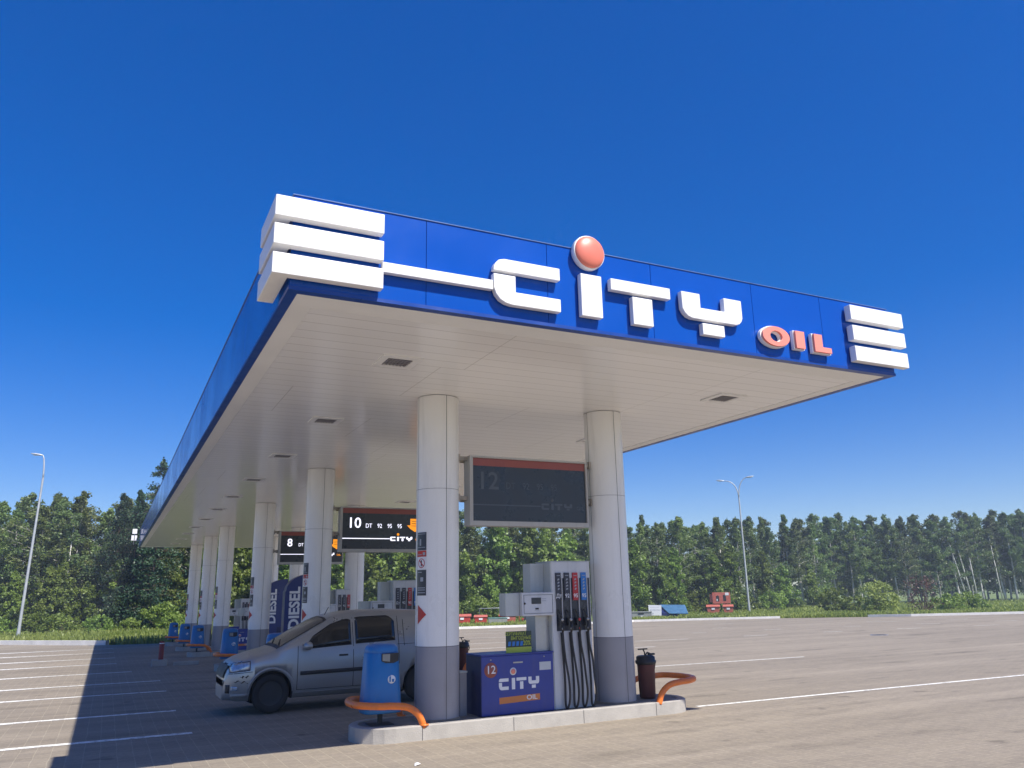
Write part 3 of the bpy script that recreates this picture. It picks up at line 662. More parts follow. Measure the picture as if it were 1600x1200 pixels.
# ------------------------------------------------------------------ fuel dispensers
def logo_small(parent, x0, z0, sx, sz, y, m, mball, t=.002, name='brand_lettering', ring=None):
    b = MB()
    for polys in logo_polys():
        for pl in polys: b.prism([(x0+(x+.93)*sx, z0+(z-5.15)*sz) for x, z in pl], y-t, y)
    o = b.build(name, m, parent)
    r = .2*max(sx, sz*.8); c = (x0+(.37+.93)*sx, z0+(5.98-5.15)*sz+r*.2)
    if ring:
        MB().lathe([(0, y-t), (r*1.15, y-t), (r*1.15, y)], 24, c, axis='y').build('lettering_dot_rim', ring, parent)
        MB().lathe([(0, y-t*2), (r*.8, y-t*2), (r*.8, y-t)], 24, c, axis='y').build('lettering_dot', mball, parent)
    else: MB().lathe([(0, y-t), (r, y-t), (r, y)], 24, c, axis='y').build('lettering_dot', mball, parent)
    return o
def make_dispenser(num, i, y, dx=0, label='', poster=True):
    t = thing('fuel_dispenser', label, 'fuel dispenser', (dx, y, gz(0, y)), 'fuel dispensers on the islands')
    hy = -.285
    # low blue cabinet
    b = MB().box(.60, 1.835, hy, .285, .20, 1.045); cab = b.build('cabinet', CABB, t, bevel=.012)
    MB().box(.595, 1.84, hy-.012, .297, 1.046, 1.068).build('cabinet_top', CABB, cab, bevel=.006)
    MB().box(.592, .5995, hy+.005, .28, .2, 1.04).build('side_panel', CABD, cab)
    MB().box(.62, 1.82, -.27, .27, .185, .199).build('plinth', DARKJ, cab)
    yy = hy-.0005
    dsc = MB().lathe([(0, yy-.003), (.108, yy-.003), (.11, yy)], 32, (.755, .845), axis='y').build('number_badge', TXTO if False else BANDR, cab)
    text('pump_number', num, .165, TXTW, cab, (.755, yy-.0045, .845), bold=.001)
    logo_small(cab, .885, .55, .1875, .30, yy, TXTW, ORANGE, ring=TXTW)
    MB().prism([(.89, .445), (1.58, .465), (1.58, .375), (.89, .355)][::1], yy-.002, yy).build('orange_stripe', TXTO, cab)
    text('oil_lettering', 'OIL', .095, TXTW, cab, (1.44, yy-.0035, .418), bold=.0015, sx=1.25)
    MB().box(1.585, 1.785, yy-.003, yy, .80, .92).build('notice_plate', NOTE, cab)
    MB().box(1.13, 1.29, yy-.012, yy, .925, .945).build('handle', STEEL, cab)
    l = MB(); l.lathe([(0, yy-.006), (.012, yy-.006), (.012, yy)], 12, (.755, .99), axis='y'); l.lathe([(0, yy-.006), (.012, yy-.006), (.012, yy)], 12, (1.67, 1.0), axis='y'); l.build('lock', STEEL, cab)
    # hose tower
    x0, x1 = 1.86, 2.585
    tw = MB().box(x0, x1, -.26, .26, .2, 2.44).build('hose_tower', DISPW, t, bevel=.01)
    MB().box(x0-.012, x0-.0005, -.25, .25, .2, 2.43).build('tower_side', DISP, tw)
    MB().box(x0-.008, x1+.008, -.268, .268, 2.441, 2.452).build('tower_top', DISP, tw)
    # steel intermediate tower behind the display
    MB().box(1.60, x0-.013, -.16, .16, 1.07, 1.60).build('support_column', STEEL, t)
    # upper side box behind display (cream)
    MB().box(1.60, x0-.013, -.02, .24, 1.605, 2.42).build('electronics_box', DISP, t, bevel=.006)
    # display head
    hd = MB().box(1.27, 1.85, -.36, -.03, 1.61, 1.965).build('display_head', DISPW, t, bevel=.012)
    MB().box(1.02, 1.268, -.28, -.05, 1.615, 1.96).build('display_side_box', DISP, t, bevel=.008)
    yy2 = -.3605
    fr = MB(); fx0, fx1, fz0, fz1 = 1.30, 1.815, 1.645, 1.93
    fr.box(fx0, fx1, yy2-.003, yy2, fz1-.005, fz1); fr.box(fx0, fx1, yy2-.003, yy2, fz0, fz0+.005); fr.box(fx0, fx0+.005, yy2-.003, yy2, fz0+.005, fz1-.005); fr.box(fx1-.005, fx1, yy2-.003, yy2, fz0+.005, fz1-.005)
    fr.build('display_door', CARK, hd)
    MB().box(1.435, 1.605, yy2-.004, yy2, 1.79, 1.885).build('screen', GLASSB, hd)
    k = MB(); k.box(1.50, 1.56, yy2-.004, yy2, 1.705, 1.73); k.lathe([(0, yy2-.008), (.016, yy2-.008), (.016, yy2)], 12, (1.315, 1.80), axis='y'); k.build('lock', CARK, hd)
    k = MB(); 
    for z in (1.865, 1.835): k.box(1.62, 1.70, yy2-.003, yy2, z-.004, z+.004)
    k.box(1.49, 1.57, yy2-.003, yy2, 1.685, 1.69); k.build('display_print', TXTG, hd)
    # nozzle bays, labels, nozzles and hoses: four each side (rear simplified)
    yf2 = -.2605
    bays = MB(); bays.box(1.93, 2.57, yf2-.002, yf2, 1.36, 2.18); bays.build('nozzle_bay', DARKP, tw)
    strips = [('Дт', STR_D), ('92', STR_D), ('95', STR_R), ('95', STR_B)]
    for j, (nm, m) in enumerate(strips):
        xc = 1.975+.158*j
        s_ = MB().box(xc-.048, xc+.048, yf2-.022, yf2-.0025, 1.83, 2.265).build('grade_strip', m, t)
        text('grade_lettering', nm, .085, TXTW, s_, (xc, yf2-.0245, 1.90), bold=.001)
        pr = MB(); rr = random.Random(j)
        for q in range(4): 
            z = 2.14-.05*q
            pr.prism([(xc-.02, z), (xc-.012, z+.03), (xc+.014, z+.034), (xc+.02, z+.02), (xc, z+.006)], yf2-.0245, yf2-.0225)
        pr.box(xc-.03, xc+.03, yf2-.0245, yf2-.0225, 2.215, 2.225)
        pr.build('grade_emblem', TXTG, s_)
        MB().box(xc+.055, xc+.064, yf2-.03, yf2-.0025, 1.36, 2.18).build('bay_divider', DISPW, tw)
        # nozzle
        nz = MB(); cm = {2: STR_R}.get(j, BLACKR)
        nz.tube([(xc-.03, yf2-.03, 1.69), (xc+.0, yf2-.055, 1.62), (xc+.02, yf2-.07, 1.52)], [.012, .014, .018], 10)
        nz.box(xc-.03, xc+.038, yf2-.085, yf2-.03, 1.44, 1.56)
        nz.tube([(xc+.015, yf2-.075, 1.50), (xc+.025, yf2-.085, 1.40), (xc+.02, yf2-.07, 1.34)], [.022, .02, .018], 10)
        no = nz.build('nozzle', BLACKR, t)
        MB().lathe([(0, yf2-.094), (.022, yf2-.094), (.024, yf2-.0855)], 14, (xc+.015, 1.535), axis='y').build('swivel', STEEL if j != 2 else STR_R, no)
        MB().lathe([(0, yf2-.094), (.02, yf2-.094), (.022, yf2-.0855)], 14, (xc+.02, 1.40), axis='y').build('coupling', STEEL if j != 2 else STR_R, no)
        sw = .12-.02*j
        hp = smooth_path([(xc+.02, yf2-.07, 1.36), (xc+.03, yf2-.075, 1.15), (xc+.05+.008*j, yf2-.085, .92), (xc+.085, yf2-.10, .66), (xc+.105-sw*.1, yf2-.11, .45), (xc+.085, yf2-.10, .30), (xc+.055, yf2-.085, .225), (xc+.038, yf2-.06, .28), (xc+.045, yf2-.05, .6), (xc+.04, yf2-.03, 1.0), (xc+.025, yf2-.02, 1.34)], 5)
        MB().tube(hp, .0175, 8).build('hose', BLACKR, t)
        nb_ = MB().box(xc-.045, xc+.05, .2605, .283, 1.4, 2.2)
        nb_.build('rear_grade_strip', m, tw)
    if poster:
        p = thing('advert_card', 'small green and black promotional card standing on the blue cabinet', 'advert', (dx, y, gz(0, y)))
        a = MB().prism([(1.06, 1.15), (1.50, 1.15), (1.50, 1.385), (1.06, 1.385)], -.20, -.19).build('card', mat('card_dark_green', (.03, .05, .035), .5, var=.3, vscale=12), p)
        MB().prism([(1.06, 1.07), (1.50, 1.07), (1.50, 1.149), (1.06, 1.149)], -.20, -.19).build('card_base', YELG, p)
        text('card_lettering', 'СЕРТИФИКАТ', .068, YELG, a, (1.225, -.2015, 1.345), bold=.0005, sx=.8)
        text('card_lettering', 'ВЫГОДНЫЕ', .072, YELG, a, (1.32, -.2015, 1.282), bold=.0005, sx=.85)
        text('card_lettering', '20%', .10, YELG, a, (1.42, -.2015, 1.205), bold=.001, sx=.8)
        q = MB()
        for k_, (c0, mm) in enumerate(((1.09, 0), (1.16, 0), (1.23, 0), (1.30, 0))): q.prism([(c0, 1.17), (c0+.045, 1.17), (c0+.055, 1.235), (c0+.01, 1.235)], -.2025, -.2005)
        q.build('card_picture', STR_B, a)
    return t
make_dispenser('12', 0, 0, 0, 'white fuel dispenser with blue cabinet numbered 12 on the nearest island')
make_dispenser('10', 1, ROWY[1], 0, 'fuel dispenser numbered 10 seen above the van roof', False)
make_dispenser('8', 2, ROWY[2], .62, 'fuel dispenser with red and blue strips seen above the van windscreen', False)
make_dispenser('6', 3, ROWY[3], -.35, 'fuel dispenser with a blue cabinet between the columns of the fourth island', False)
make_dispenser('4', 4, ROWY[4], -.2, 'fuel dispenser on the fifth island, mostly hidden by columns', False)

# tall blue diesel fins
FIN = mat('fin_navy', (.014, .03, .16), .35, var=.06)
def make_fin(x, y, W, H, tx, size, tz, label):
    t = thing('diesel_panel', label, 'fuel sign', (x, y, gz(0, y)), 'tall blue diesel panels')
    pl = [(0, .2), (W, .2), (W, H)]+[(W-(W-.03)*sin(radians(a)), H-.56+.56*cos(radians(a))) for a in range(8, 91, 8)]+[(0, H-.6)]
    b = MB().prism(pl, -.22, .22).build('fin_body', FIN, t, bevel=.01)
    text('diesel_lettering', 'DIESEL', size, TXTW, b, (tx, -.2225, tz), rot=(radians(90), radians(-90), 0), bold=.016)
    MB().box(W*.6, W-.02, -.23, -.2215, .25, 1.1).build('lower_panel', CABD, b)
    return t
make_fin(.70, ROWY[2]-.35, .95, 2.98, .33, .46, 1.86, 'nearer tall navy panel lettered DIESEL with a curved top, beside the second column')
make_fin(1.66, ROWY[3]-.35, 1.02, 3.16, .38, .50, 1.98, 'farther tall navy panel lettered DIESEL, half hidden by the third column')

# hanging pump boards between the columns
def make_board(i, y, lit, num, grades, label):
    t = thing('hanging_board', label, 'sign board', (0, y, 0), 'pump boards between the columns')
    x0, x1, z0, z1 = .50, 2.70, 3.01, 4.13
    b = MB(); b.box(x0, x1, -.08, .12, z0, z1)
    fr = b.build('board_frame', FRAMEM, t, bevel=.008)
    rim = MB(); a = .055
    rim.box(x0, x1, -.13, -.081, z0, z0+.075); rim.box(x0, x1, -.13, -.081, z1-.03, z1); rim.box(x0, x0+a, -.13, -.081, z0+.076, z1-.031); rim.box(x1-.03, x1, -.13, -.081, z0+.076, z1-.031)
    rim.build('board_rim', FRAMEM, fr)
    px0, px1 = x0+a+.002, x1-.032; pz0, pz1 = z0+.078, z1-.033
    yp = -.10
    sc0 = MB().box(px0, px1, yp, -.081, pz0, pz1-.125).build('display_panel', GLASSB, t)
    MB().box(px0, px1, yp, -.081, pz1-.124, pz1).build('red_band', BANDR, t)
    mw, mo = (LAMPW, LAMPO) if lit else (mat('unlit_segments', (.085, .10, .12), .4, var=.05),)*2
    yt = yp-.003
    text('board_number', num, .36 if lit else .40, mw, sc0, (.86 if lit else .83, yt, 3.72), bold=.004)
    for k, gname in enumerate(grades):
        text('grade_lettering', gname, .15, mw, sc0, (1.235+.265*k+(.0 if k < 1 else .02), yt, 3.66), sx=.85)
    if lit:
        ar = MB()
        for z in (3.79, 3.73, 3.67): ar.box(2.37, 2.57, yt-.004, yt-.0025, z, z+.014, mi=1)
        ar.prism([(2.25, 3.69), (2.34, 3.69), (2.34, 3.86), (2.60, 3.86), (2.60, 3.62), (2.47, 3.52), (2.34, 3.60)], yt-.002, yt).build('arrow', [mo, TXTK], sc0)
        
    MB().box(px0+.005, 1.79, yt-.001, yt+.001, 3.335, 3.355).build('stripe', mw, sc0)
    lg = logo_small(sc0, 1.80, 3.29, .162, .19, yt, mw, mo, t=.002)
    text('oil_lettering', 'OIL', .085, mo, sc0, (2.55, yt, 3.325), bold=.001, sx=1.1)
    br = MB()
    for z in (4.06, 3.42):
        br.box(.30, x0-.001, -.03, .03, z, z+.06); br.box(x0-.06, x0+.02, .121, .16, z-.02, z+.08); br.box(x1+.001, XB-.30, -.03, .03, z, z+.06)
        br.box(.335, .36, -.07, .07, z-.03, z+.09); br.box(XB-.36, XB-.335, -.07, .07, z-.03, z+.09)
    br.build('bracket', BRKT, t)
    return t
make_board(0, 0, False, '12', ['DT', '92', '95', '95'], 'large unlit dark pump board number 12 hung between the two nearest columns')
make_board(1, ROWY[1], True, '10', ['DT', '92', '95', '95'], 'lit pump board number 10 with an orange arrow')
make_board(2, ROWY[2], True, '8', ['DT', '92', '95'], 'lit pump board number 8 partly behind a column')

# red bollard on its grey block
rb = thing('bollard', 'red bollard on a pale concrete block under the canopy, left of the far islands', 'bollard', (-2.62, 20.8, gz(0, 20.8)))
MB().box(-.30, .22, -.2, .2, -.03, .22).build('concrete_block', CONC, rb, bevel=.02)
MB().lathe([(.085, .22), (.085, .80), (.07, .84), (0, .85)], 20).build('post', mat('bollard_red', (.22, .03, .03), .6, var=.3, vscale=6), rb)
MB().lathe([(.087, .76), (.087, .79)], 20).build('white_band', TXTW, rb)
lk_ = tag(MB().box(-2.2, -1.35, 20.4, 20.62, gz(0, 20.5)-.02, gz(0, 20.5)+.12).build('kerb_stone', CONC), 'loose low concrete kerb stone beside the red bollard', 'kerb stone')

# ------------------------------------------------------------------ van
van = thing('parked_van', 'dusty silver compact van with a cracked front bumper parked at the pump', 'van', (-2.62, 4.78, gz(0, 4.78)+.03))
KZ = 1.03
XT = [.11, .13, .17, .25, .39, .6, .9, 1.0, 1.2, 1.45, 1.7, 1.9, 2.05, 2.4, 2.8, 3.4, 3.9, 4.15, 4.32, 4.42, 4.47]
ZTOP = [.58, .68, .76, .845, .91, .975, 1.045, 1.075, 1.20, 1.34, 1.475, 1.57, 1.625, 1.675, 1.695, 1.69, 1.665, 1.63, 1.56, 1.25, .85]
WP = [.50, .62, .71, .795, .84, .865, .875, .875, .875, .875, .875, .875, .875, .875, .875, .875, .87, .86, .84, .80, .75]
def ip(x, A): return float(np.interp(x, XT, A))
def sec(x):
    zt = ip(x, ZTOP); W = ip(x, WP); t = min(1, max(0, (zt-1.09)/.40)); lo = .22 if x < 4.3 else .3
    if x < .3: lo = .24
    pts = [(W-.10, lo), (W-.02, lo+.12), (W, .56), (W-.004, min(.82, zt-.12))]
    zb = min(1.02, zt-.075); pts.append((W-.03, zb))
    wc = (W-.05)*(1-t)+(W-.04-.33*(zt-.15-1.02))*t; zc = (zt-.045)*(1-t)+(zt-.15)*t
    zc = max(zc, zb+.012); pts.append((wc if t > 0 else W-.075, zc))
    wd = (W-.17)*(1-t)+(wc-.065)*t; pts.append((wd, zt-.022*(1-t)-.055*t))
    pts.append((wd-.14, zt-.010*(1-t)-.018*t)); pts.append((wd*.4, zt-.001)); pts.append((0, zt))
    return pts
def half_at(x, z):
    p = sec(x); zs = [a[1] for a in p]; ws = [a[0] for a in p]
    return float(np.interp(z, zs, ws))
STN = sorted(set([round(v, 3) for v in XT+list(np.arange(.31, 4.45, .11))]))
b = MB(); rows = []
for x in STN:
    p = sec(x); full = [(x, -w_, z) for w_, z in p]+[(x, w_, z) for w_, z in p[-2::-1]]
    rows.append(full)
n = len(rows[0]); b.grid(rows, True)
off = len(b.v)
# underside and end caps
fs = [tuple(range(n)), tuple((len(STN)-1)*n+k for k in range(n-1, -1, -1))]
for i in range(len(STN)-1): fs.append((i*n, (i+1)*n, (i+1)*n+n-1, i*n+n-1))
for f in fs: b.f.append(f); b.sm.append(False); b.mi.append(0)
body = b.build('body', [SILV, CARK], van)
# wheel arches cut with booleans
for wx in (.91, 3.80):
    for s_ in (-1, 1):
        c = MB(); r = .375
        pr = [(0, s_*1.1), (r, s_*1.1), (r, s_*.56), (0, s_*.56)]
        c.lathe(pr, 40, (wx, .33), axis='y', smooth=False); co = c.build('cut', CARK, van)
        bmm = bmesh.new(); bmm.from_mesh(co.data); bmesh.ops.remove_doubles(bmm, verts=bmm.verts, dist=1e-4); bmesh.ops.recalc_face_normals(bmm, faces=bmm.faces); bmm.to_mesh(co.data); bmm.free()
        md = body.modifiers.new('cut', 'BOOLEAN'); md.operation = 'DIFFERENCE'; md.object = co; md.solver = 'EXACT'
        bpy.context.view_layer.update()
        dg = bpy.context.evaluated_depsgraph_get(); me = bpy.data.meshes.new_from_object(body.evaluated_get(dg)); body.modifiers.clear(); body.data = me; bpy.data.objects.remove(co)
me = body.data
if len(me.materials) < 2: me.materials.append(CARK)
for p in me.polygons:
    c = p.center
    for wx in (.91, 3.80):
        d = math.hypot(c.x-wx, c.z-.33)
        if d < .38 and (abs(c.y) < .83): p.material_index = 1; p.use_smooth = False
    if c.z < .25 and p.normal.z < -.5: p.material_index = 1
def patch(name, xs, zb, zt_, m, offy=.006, parent=van, both=True, nz=5):
    for s_ in ((-1, 1) if both else (-1,)):
        P = []
        for x in xs:
            a, c = zb(x), zt_(x); P.append([(x, s_*(half_at(x, a+(c-a)*j/nz)+offy), a+(c-a)*j/nz) for j in range(nz+1)])
        g = MB(); g.grid(P, True)
        n_ = len(P); m_ = nz+1
        o = g.build(name, m, parent)
        sd = o.modifiers.new('s', 'SOLIDIFY'); sd.thickness = .004; sd.offset = 0
    return o
lin = lambda pts: (lambda x: float(np.interp(x, [p[0] for p in pts], [p[1] for p in pts])))
rg = lambda a, c, n=14: list(np.linspace(a, c, n))
# side windows (dark rubber rim then glass)
z1b, z1t = lin([(1.56, 1.06), (2.37, 1.10)]), lin([(1.56, 1.13), (1.64, 1.24), (1.98, 1.44), (2.2, 1.505), (2.33, 1.53), (2.37, 1.50)])
z2b, z2t = lin([(2.48, 1.11), (3.25, 1.14)]), lin([(2.48, 1.54), (2.53, 1.555), (3.12, 1.565), (3.2, 1.53), (3.25, 1.45)])
patch('window_rim', rg(1.545, 2.385, 20), lambda x: z1b(x)-.018, lambda x: z1t(x)+.018, CARK, .003)
patch('front_side_window', rg(1.565, 2.365, 20), z1b, z1t, CARG, .009)
patch('window_rim', rg(2.465, 3.265, 16), lambda x: z2b(x)-.018, lambda x: z2t(x)+.018, CARK, .003)
patch('rear_side_window', rg(2.485, 3.245, 16), z2b, z2t, CARG, .009)
# moulding, sill, door seams, fuel flap
patch('door_moulding', rg(1.42, 3.28, 16), lin([(1.4, .60), (3.3, .625)]), lin([(1.4, .665), (3.3, .69)]), CARK, .012, nz=2)
patch('sill_trim', rg(1.34, 3.38, 16), lambda x: .30, lambda x: .318, STEEL, .01, nz=1)
for xs_, za, zc in ((1.37, .36, 1.10), (2.42, .36, 1.56), (3.33, .70, 1.56), (1.46, 1.10, 1.13)):
    patch('door_seam', [xs_-.005, xs_+.005], lambda x: za, lambda x: zc, CARK, .003, nz=8)
patch('door_seam', rg(1.37, 3.3, 12), lambda x: .355, lambda x: .363, CARK, .003, nz=1)
patch('rear_panel_seam', [3.44, 3.448], lambda x: 1.02, lambda x: 1.5, CARK, .003, nz=5)
patch('belt_crease', rg(3.3, 4.35, 10), lambda x: 1.05, lambda x: 1.056, CARK, .003, nz=1)
patch('arch_lip', rg(.50, 1.32, 21), lambda x: .33+math.sqrt(max(.0, .392**2-(x-.91)**2)), lambda x: .33+math.sqrt(max(.0, .435**2-(x-.91)**2)), SILVT, .008, nz=2)
for hx in (2.14, 2.98): patch('door_handle', rg(hx, hx+.17, 5), lambda x: .895, lambda x: .925, SILVT if hx < 0 else CARK, .02, nz=2)
# head lamps with dark surround, indicator, bumper details, damage
patch('headlamp_rim', rg(.19, .53, 12), lin([(.19, .70), (.53, .725)]), lin([(.19, .80), (.29, .855), (.53, .885)]), CARK, .004, nz=5)
patch('headlamp', rg(.20, .515, 12), lin([(.20, .712), (.515, .735)]), lin([(.20, .79), (.29, .843), (.515, .873)]), LENS, .012, nz=5)
patch('bumper_seam', rg(.18, .58, 10), lin([(.18, .675), (.58, .70)]), lin([(.12, .683), (.58, .708)]), CARK, .004, nz=1)
patch('bumper_crack', rg(.26, .50, 10), lambda x: .56+.018*sin(x*60)-.12*(x-.2), lambda x: .572+.022*sin(x*60+.6)-.12*(x-.2), CARK, .004, nz=1)
patch('bumper_crack', rg(.36, .52, 8), lambda x: .62+.02*sin(x*90), lambda x: .635+.02*sin(x*80), CARK, .004, both=False, nz=1)
patch('fog_lamp', rg(.22, .33, 6), lambda x: .40, lambda x: .47, LENS, .006, nz=3)
patch('lower_grille', rg(.14, .20, 5), lambda x: .36, lambda x: .50, CARK, .006, nz=3)
patch('scuffed_bumper', rg(.22, .5, 8), lambda x: .28, lambda x: .345, SILVT, .004, both=False, nz=2)
MB().grid([[(x, y, z) for y in np.linspace(-.5, .5, 8)] for x, z in ((.10, .60), (.122, .69), (.165, .765), (.19, .81))], True).build('grille', CARK, van)
# windscreen
def top_patch(name, xs, m, k0, off=.008):
    P = []
    for x in xs:
        p = sec(x)[k0:]; dx_ = .02; sl = (ip(x+dx_, ZTOP)-ip(x-dx_, ZTOP))/(2*dx_); nx, nz = -sl/math.hypot(1, sl), 1/math.hypot(1, sl)
        fullp = [(x+nx*off, -w_, z+nz*off) for w_, z in p]+[(x+nx*off, w_, z+nz*off) for w_, z in p[-2::-1]]
        P.append(fullp)
    return MB().grid(P, True).build(name, m, van)
top_patch('windscreen_rim', rg(1.0, 1.93, 12), CARK, 6, .005)
top_patch('windscreen', rg(1.06, 1.88, 12), CARW, 6, .012)
# roof rails
# mirror
for s_ in (-1, 1):
    m_ = MB(); c = Vector((1.53, s_*.97, 1.10))
    P = []
    for i in range(9):
        th = pi*i/8; P.append([(c.x+.075*cos(ph)*sin(th)*(1.15), c.y+.10*sin(ph)*sin(th), c.z+.075*cos(th)) for ph in np.linspace(0, 2*pi, 13)])
    m_.grid(P, True); mo_ = m_.build('wing_mirror', SILV, van)
    MB().box(1.50, 1.56, min(s_*.85, s_*.93), max(s_*.85, s_*.93), 1.05, 1.085).build('mirror_arm', CARK, mo_)
# wheels
for wx in (.91, 3.80):
    for s_ in (-1, 1):
        yo = s_*.855; yi = s_*.66
        wt = MB().lathe([(.20, yi), (.30, yi), (.325, yi+s_*.02), (.33, yi+s_*.05), (.33, yo-s_*.05), (.325, yo-s_*.02), (.30, yo), (.21, yo), (.205, yo-s_*.01)], 40, (wx, .325), axis='y').build('wheel', TYRE, van)
        MB().lathe([(0, yo-s_*.02), (.06, yo-s_*.012), (.12, yo-s_*.03), (.19, yo-s_*.015), (.206, yo-s_*.012)], 40, (wx, .325), axis='y').build('rim', HUB, wt)
MB().box(4.44, 4.50, -.78, .78, .30, .55).build('rear_bumper', CARK, van)
patch('tail_lamp', rg(4.28, 4.38, 4), lambda x: .95, lambda x: 1.25, REFR, .006, nz=3)
MB().tube([(1.95, -.35, 1.62), (2.02, -.38, 1.76)], .006, 6).build('aerial', CARK, van)
wp = MB(); wp.tube([(1.06, -.55, 1.13), (1.16, -.15, 1.19)], .012, 6); wp.tube([(1.06, .1, 1.13), (1.16, .5, 1.19)], .012, 6); wp.build('wiper', CARK, van)
van.scale = (1, 1, KZ)

# ------------------------------------------------------------------ street lamps
def bezier3(p0, p1, p2, n=8):
    return [tuple((1-t)**2*a+2*(1-t)*t*b_+t*t*c for a, b_, c in zip(p0, p1, p2)) for t in np.linspace(0, 1, n+1)]
def lamp(loc, H, heads, label, rz=0, tilt=0):
    t = thing('street_lamp', label, 'street lamp', loc, None, rz); t.rotation_euler = (0, tilt, rz)
    MB().lathe([(.15, 0), (.14, .3), (.11, 1.2), (.07, H-2.2)], 14).build('pole', POLE, t)
    for s_, L_, rise in heads:
        pts = bezier3((0, 0, H-2.25), (s_*.10, 0, H-.35), (s_*L_, 0, H-.35+rise), 10)
        a = MB().tube(pts, [.06-.0022*i for i in range(len(pts))], 10).build('arm', POLE, t)
        e = Vector(pts[-1]); h = MB()
        P = []
        for k, (dx_, wv, hv) in enumerate(((-.05, .07, .05), (.1, .17, .09), (.45, .20, .10), (.75, .15, .06), (.85, .03, .02))):
            P.append([(e.x+s_*dx_, wv*cos(a_), e.z+dx_*.12+hv*sin(a_)*(1 if sin(a_) > 0 else .5)) for a_ in np.linspace(0, 2*pi, 13)])
        h.grid(P, True); ho = h.build('lamp_head', LAMPH, t)
        MB().box(*(sorted((e.x+s_*.15, e.x+s_*.65))), -.11, .11, e.z-.045+.02, e.z-.03+.02).build('lens', TXTW, ho)
lamp((-10.28, 59.6, gz(0, 59)), 14.3, [(-1, .35, -.1)], 'single headed street lamp on a leaning pole at the left edge of the paving', rz=radians(-20), tilt=radians(1.6))
lamp((57.2, 56.1, gz(0, 59)), 14.6, [(-1, 1.45, .0), (1, .95, .25)], 'double headed street lamp standing in front of the forest on the right', rz=radians(-42))

# ------------------------------------------------------------------ junk along the far kerb
def gg(x, y): return (x, y, gz(x, y))
view = lambda x, y: -math.atan2(x+4.5, y+11.75)      # faces the forecourt
def skip_box(name, label, loc, w_, h_, d, m, m2, kind='lid', group=None, rz=None):
    t = thing(name, label, 'storage box', loc, group, view(loc[0], loc[1]) if rz is None else rz)
    b = MB(); b.add([(-w_*.42, -d*.42, 0), (w_*.42, -d*.42, 0), (w_*.42, d*.42, 0), (-w_*.42, d*.42, 0), (-w_/2, -d/2, h_*.78), (w_/2, -d/2, h_*.78), (w_/2, d/2, h_*.78), (-w_/2, d/2, h_*.78)],
                    [(3, 2, 1, 0), (4, 5, 6, 7), (0, 1, 5, 4), (1, 2, 6, 5), (2, 3, 7, 6), (3, 0, 4, 7)]); b.build('box_body', m, t, bevel=.02)
    b = MB(); b.add([(-w_*.55, -d*.56, h_*.78), (w_*.55, -d*.56, h_*.78), (w_*.55, d*.56, h_*.86), (-w_*.55, d*.56, h_*.86), (-w_*.55, -d*.56, h_*.84), (w_*.55, -d*.56, h_*.84), (w_*.53, d*.5, h_), (-w_*.53, d*.5, h_)],
                    [(3, 2, 1, 0), (4, 5, 6, 7), (0, 1, 5, 4), (1, 2, 6, 5), (2, 3, 7, 6), (3, 0, 4, 7)]); b.build('lid', m2, t, bevel=.015)
    MB().box(-.16, .16, -d/2-.012, -d/2+.02, h_*.52, h_*.70).build('label_plate', TXTW, t)
    return t
G1 = 'red sand boxes by the far kerb'
skip_box('sand_box', 'red sand box with open lid just right of the near left column', gg(23.1, 54.2), 1.5, .95, .9, REDB, REDL, group=G1)
skip_box('sand_box', 'red sand box left of the long grey box at the far kerb', gg(24.6, 53.6), 1.1, .85, .8, REDB, REDL, group=G1)
skip_box('sand_box', 'red sand box right of the long grey box, below the display head', gg(27.3, 53.8), 1.45, .85, .8, REDL, REDB, group=G1)
t = thing('storage_box', 'long low grey box lying between two red sand boxes by the far kerb', 'storage box', gg(25.3, 51.6), None, view(24.5, 48))
MB().box(-.8, .8, -.35, .35, 0, .60).build('box_body', GREYB, t, bevel=.02); MB().box(-.83, .83, -.38, .38, .601, .64).build('lid', GREENJ, t); MB().box(-.02, .2, -.36, -.351, .1, .25).build('label_plate', TXTW, t)
t = thing('metal_frame', 'pale metal rail frame standing behind the long grey box', 'frame', gg(26.3, 54.5), None, view(25, 50))
MB().tube([(-1.3, 0, 0), (-1.3, 0, 1.35), (.9, 0, 1.38), (.9, 0, 0)], .03, 8).build('rail', POLE, t)
t = thing('fire_point', 'red fire bucket stand with conical buckets, next to the display head', 'fire point', gg(28.1, 53.9), None, view(27, 49))
MB().box(-.5, .4, -.05, .05, .9, 1.35).build('board', REDL, t); b = MB(); b.tube([(-.4, 0, 0), (-.4, 0, 1.1)], .035, 8); b.tube([(.35, 0, 0), (.35, 0, 1.1)], .035, 8); b.build('post', REDB, t)
MB().lathe([(0, 0), (.06, .02), (.22, .45), (.20, .45)], 16, (.75, -.1)).build('bucket', REDB, t)
t = thing('storage_box', 'dark grey mesh crate at the far kerb under the display head', 'storage box', gg(29.4, 53.2), None, view(29, 49))
MB().box(-.75, .0, -.3, .3, 0, .6).build('mesh_end', DARKJ, t); MB().box(.01, .9, -.3, .3, 0, .55).build('box_body', GREYB, t)
t = thing('storage_box', 'grey box with a dark lid edge at the far kerb, right of the columns', 'storage box', gg(39.75, 51.2), None, view(38, 47))
MB().box(-.95, .95, -.4, .4, 0, .66).build('box_body', GREYB, t, bevel=.02); MB().box(-1.0, 1.0, -.44, .44, .661, .73).build('lid', GREYB, t); MB().box(-.98, -.951, -.38, .38, .03, .63).build('dark_end', DARKJ, t); MB().box(-.05, .2, -.412, -.401, .2, .36).build('label_plate', TXTW, t)
b = MB(); b.box(-.25, .25, -.45, -.401, .54, .62); b.build('latch', DARKJ, t)
t = thing('small_sign', 'white hand lettered board on a dark frame at the far kerb', 'sign', gg(41.5, 51.4), None, view(40, 47))
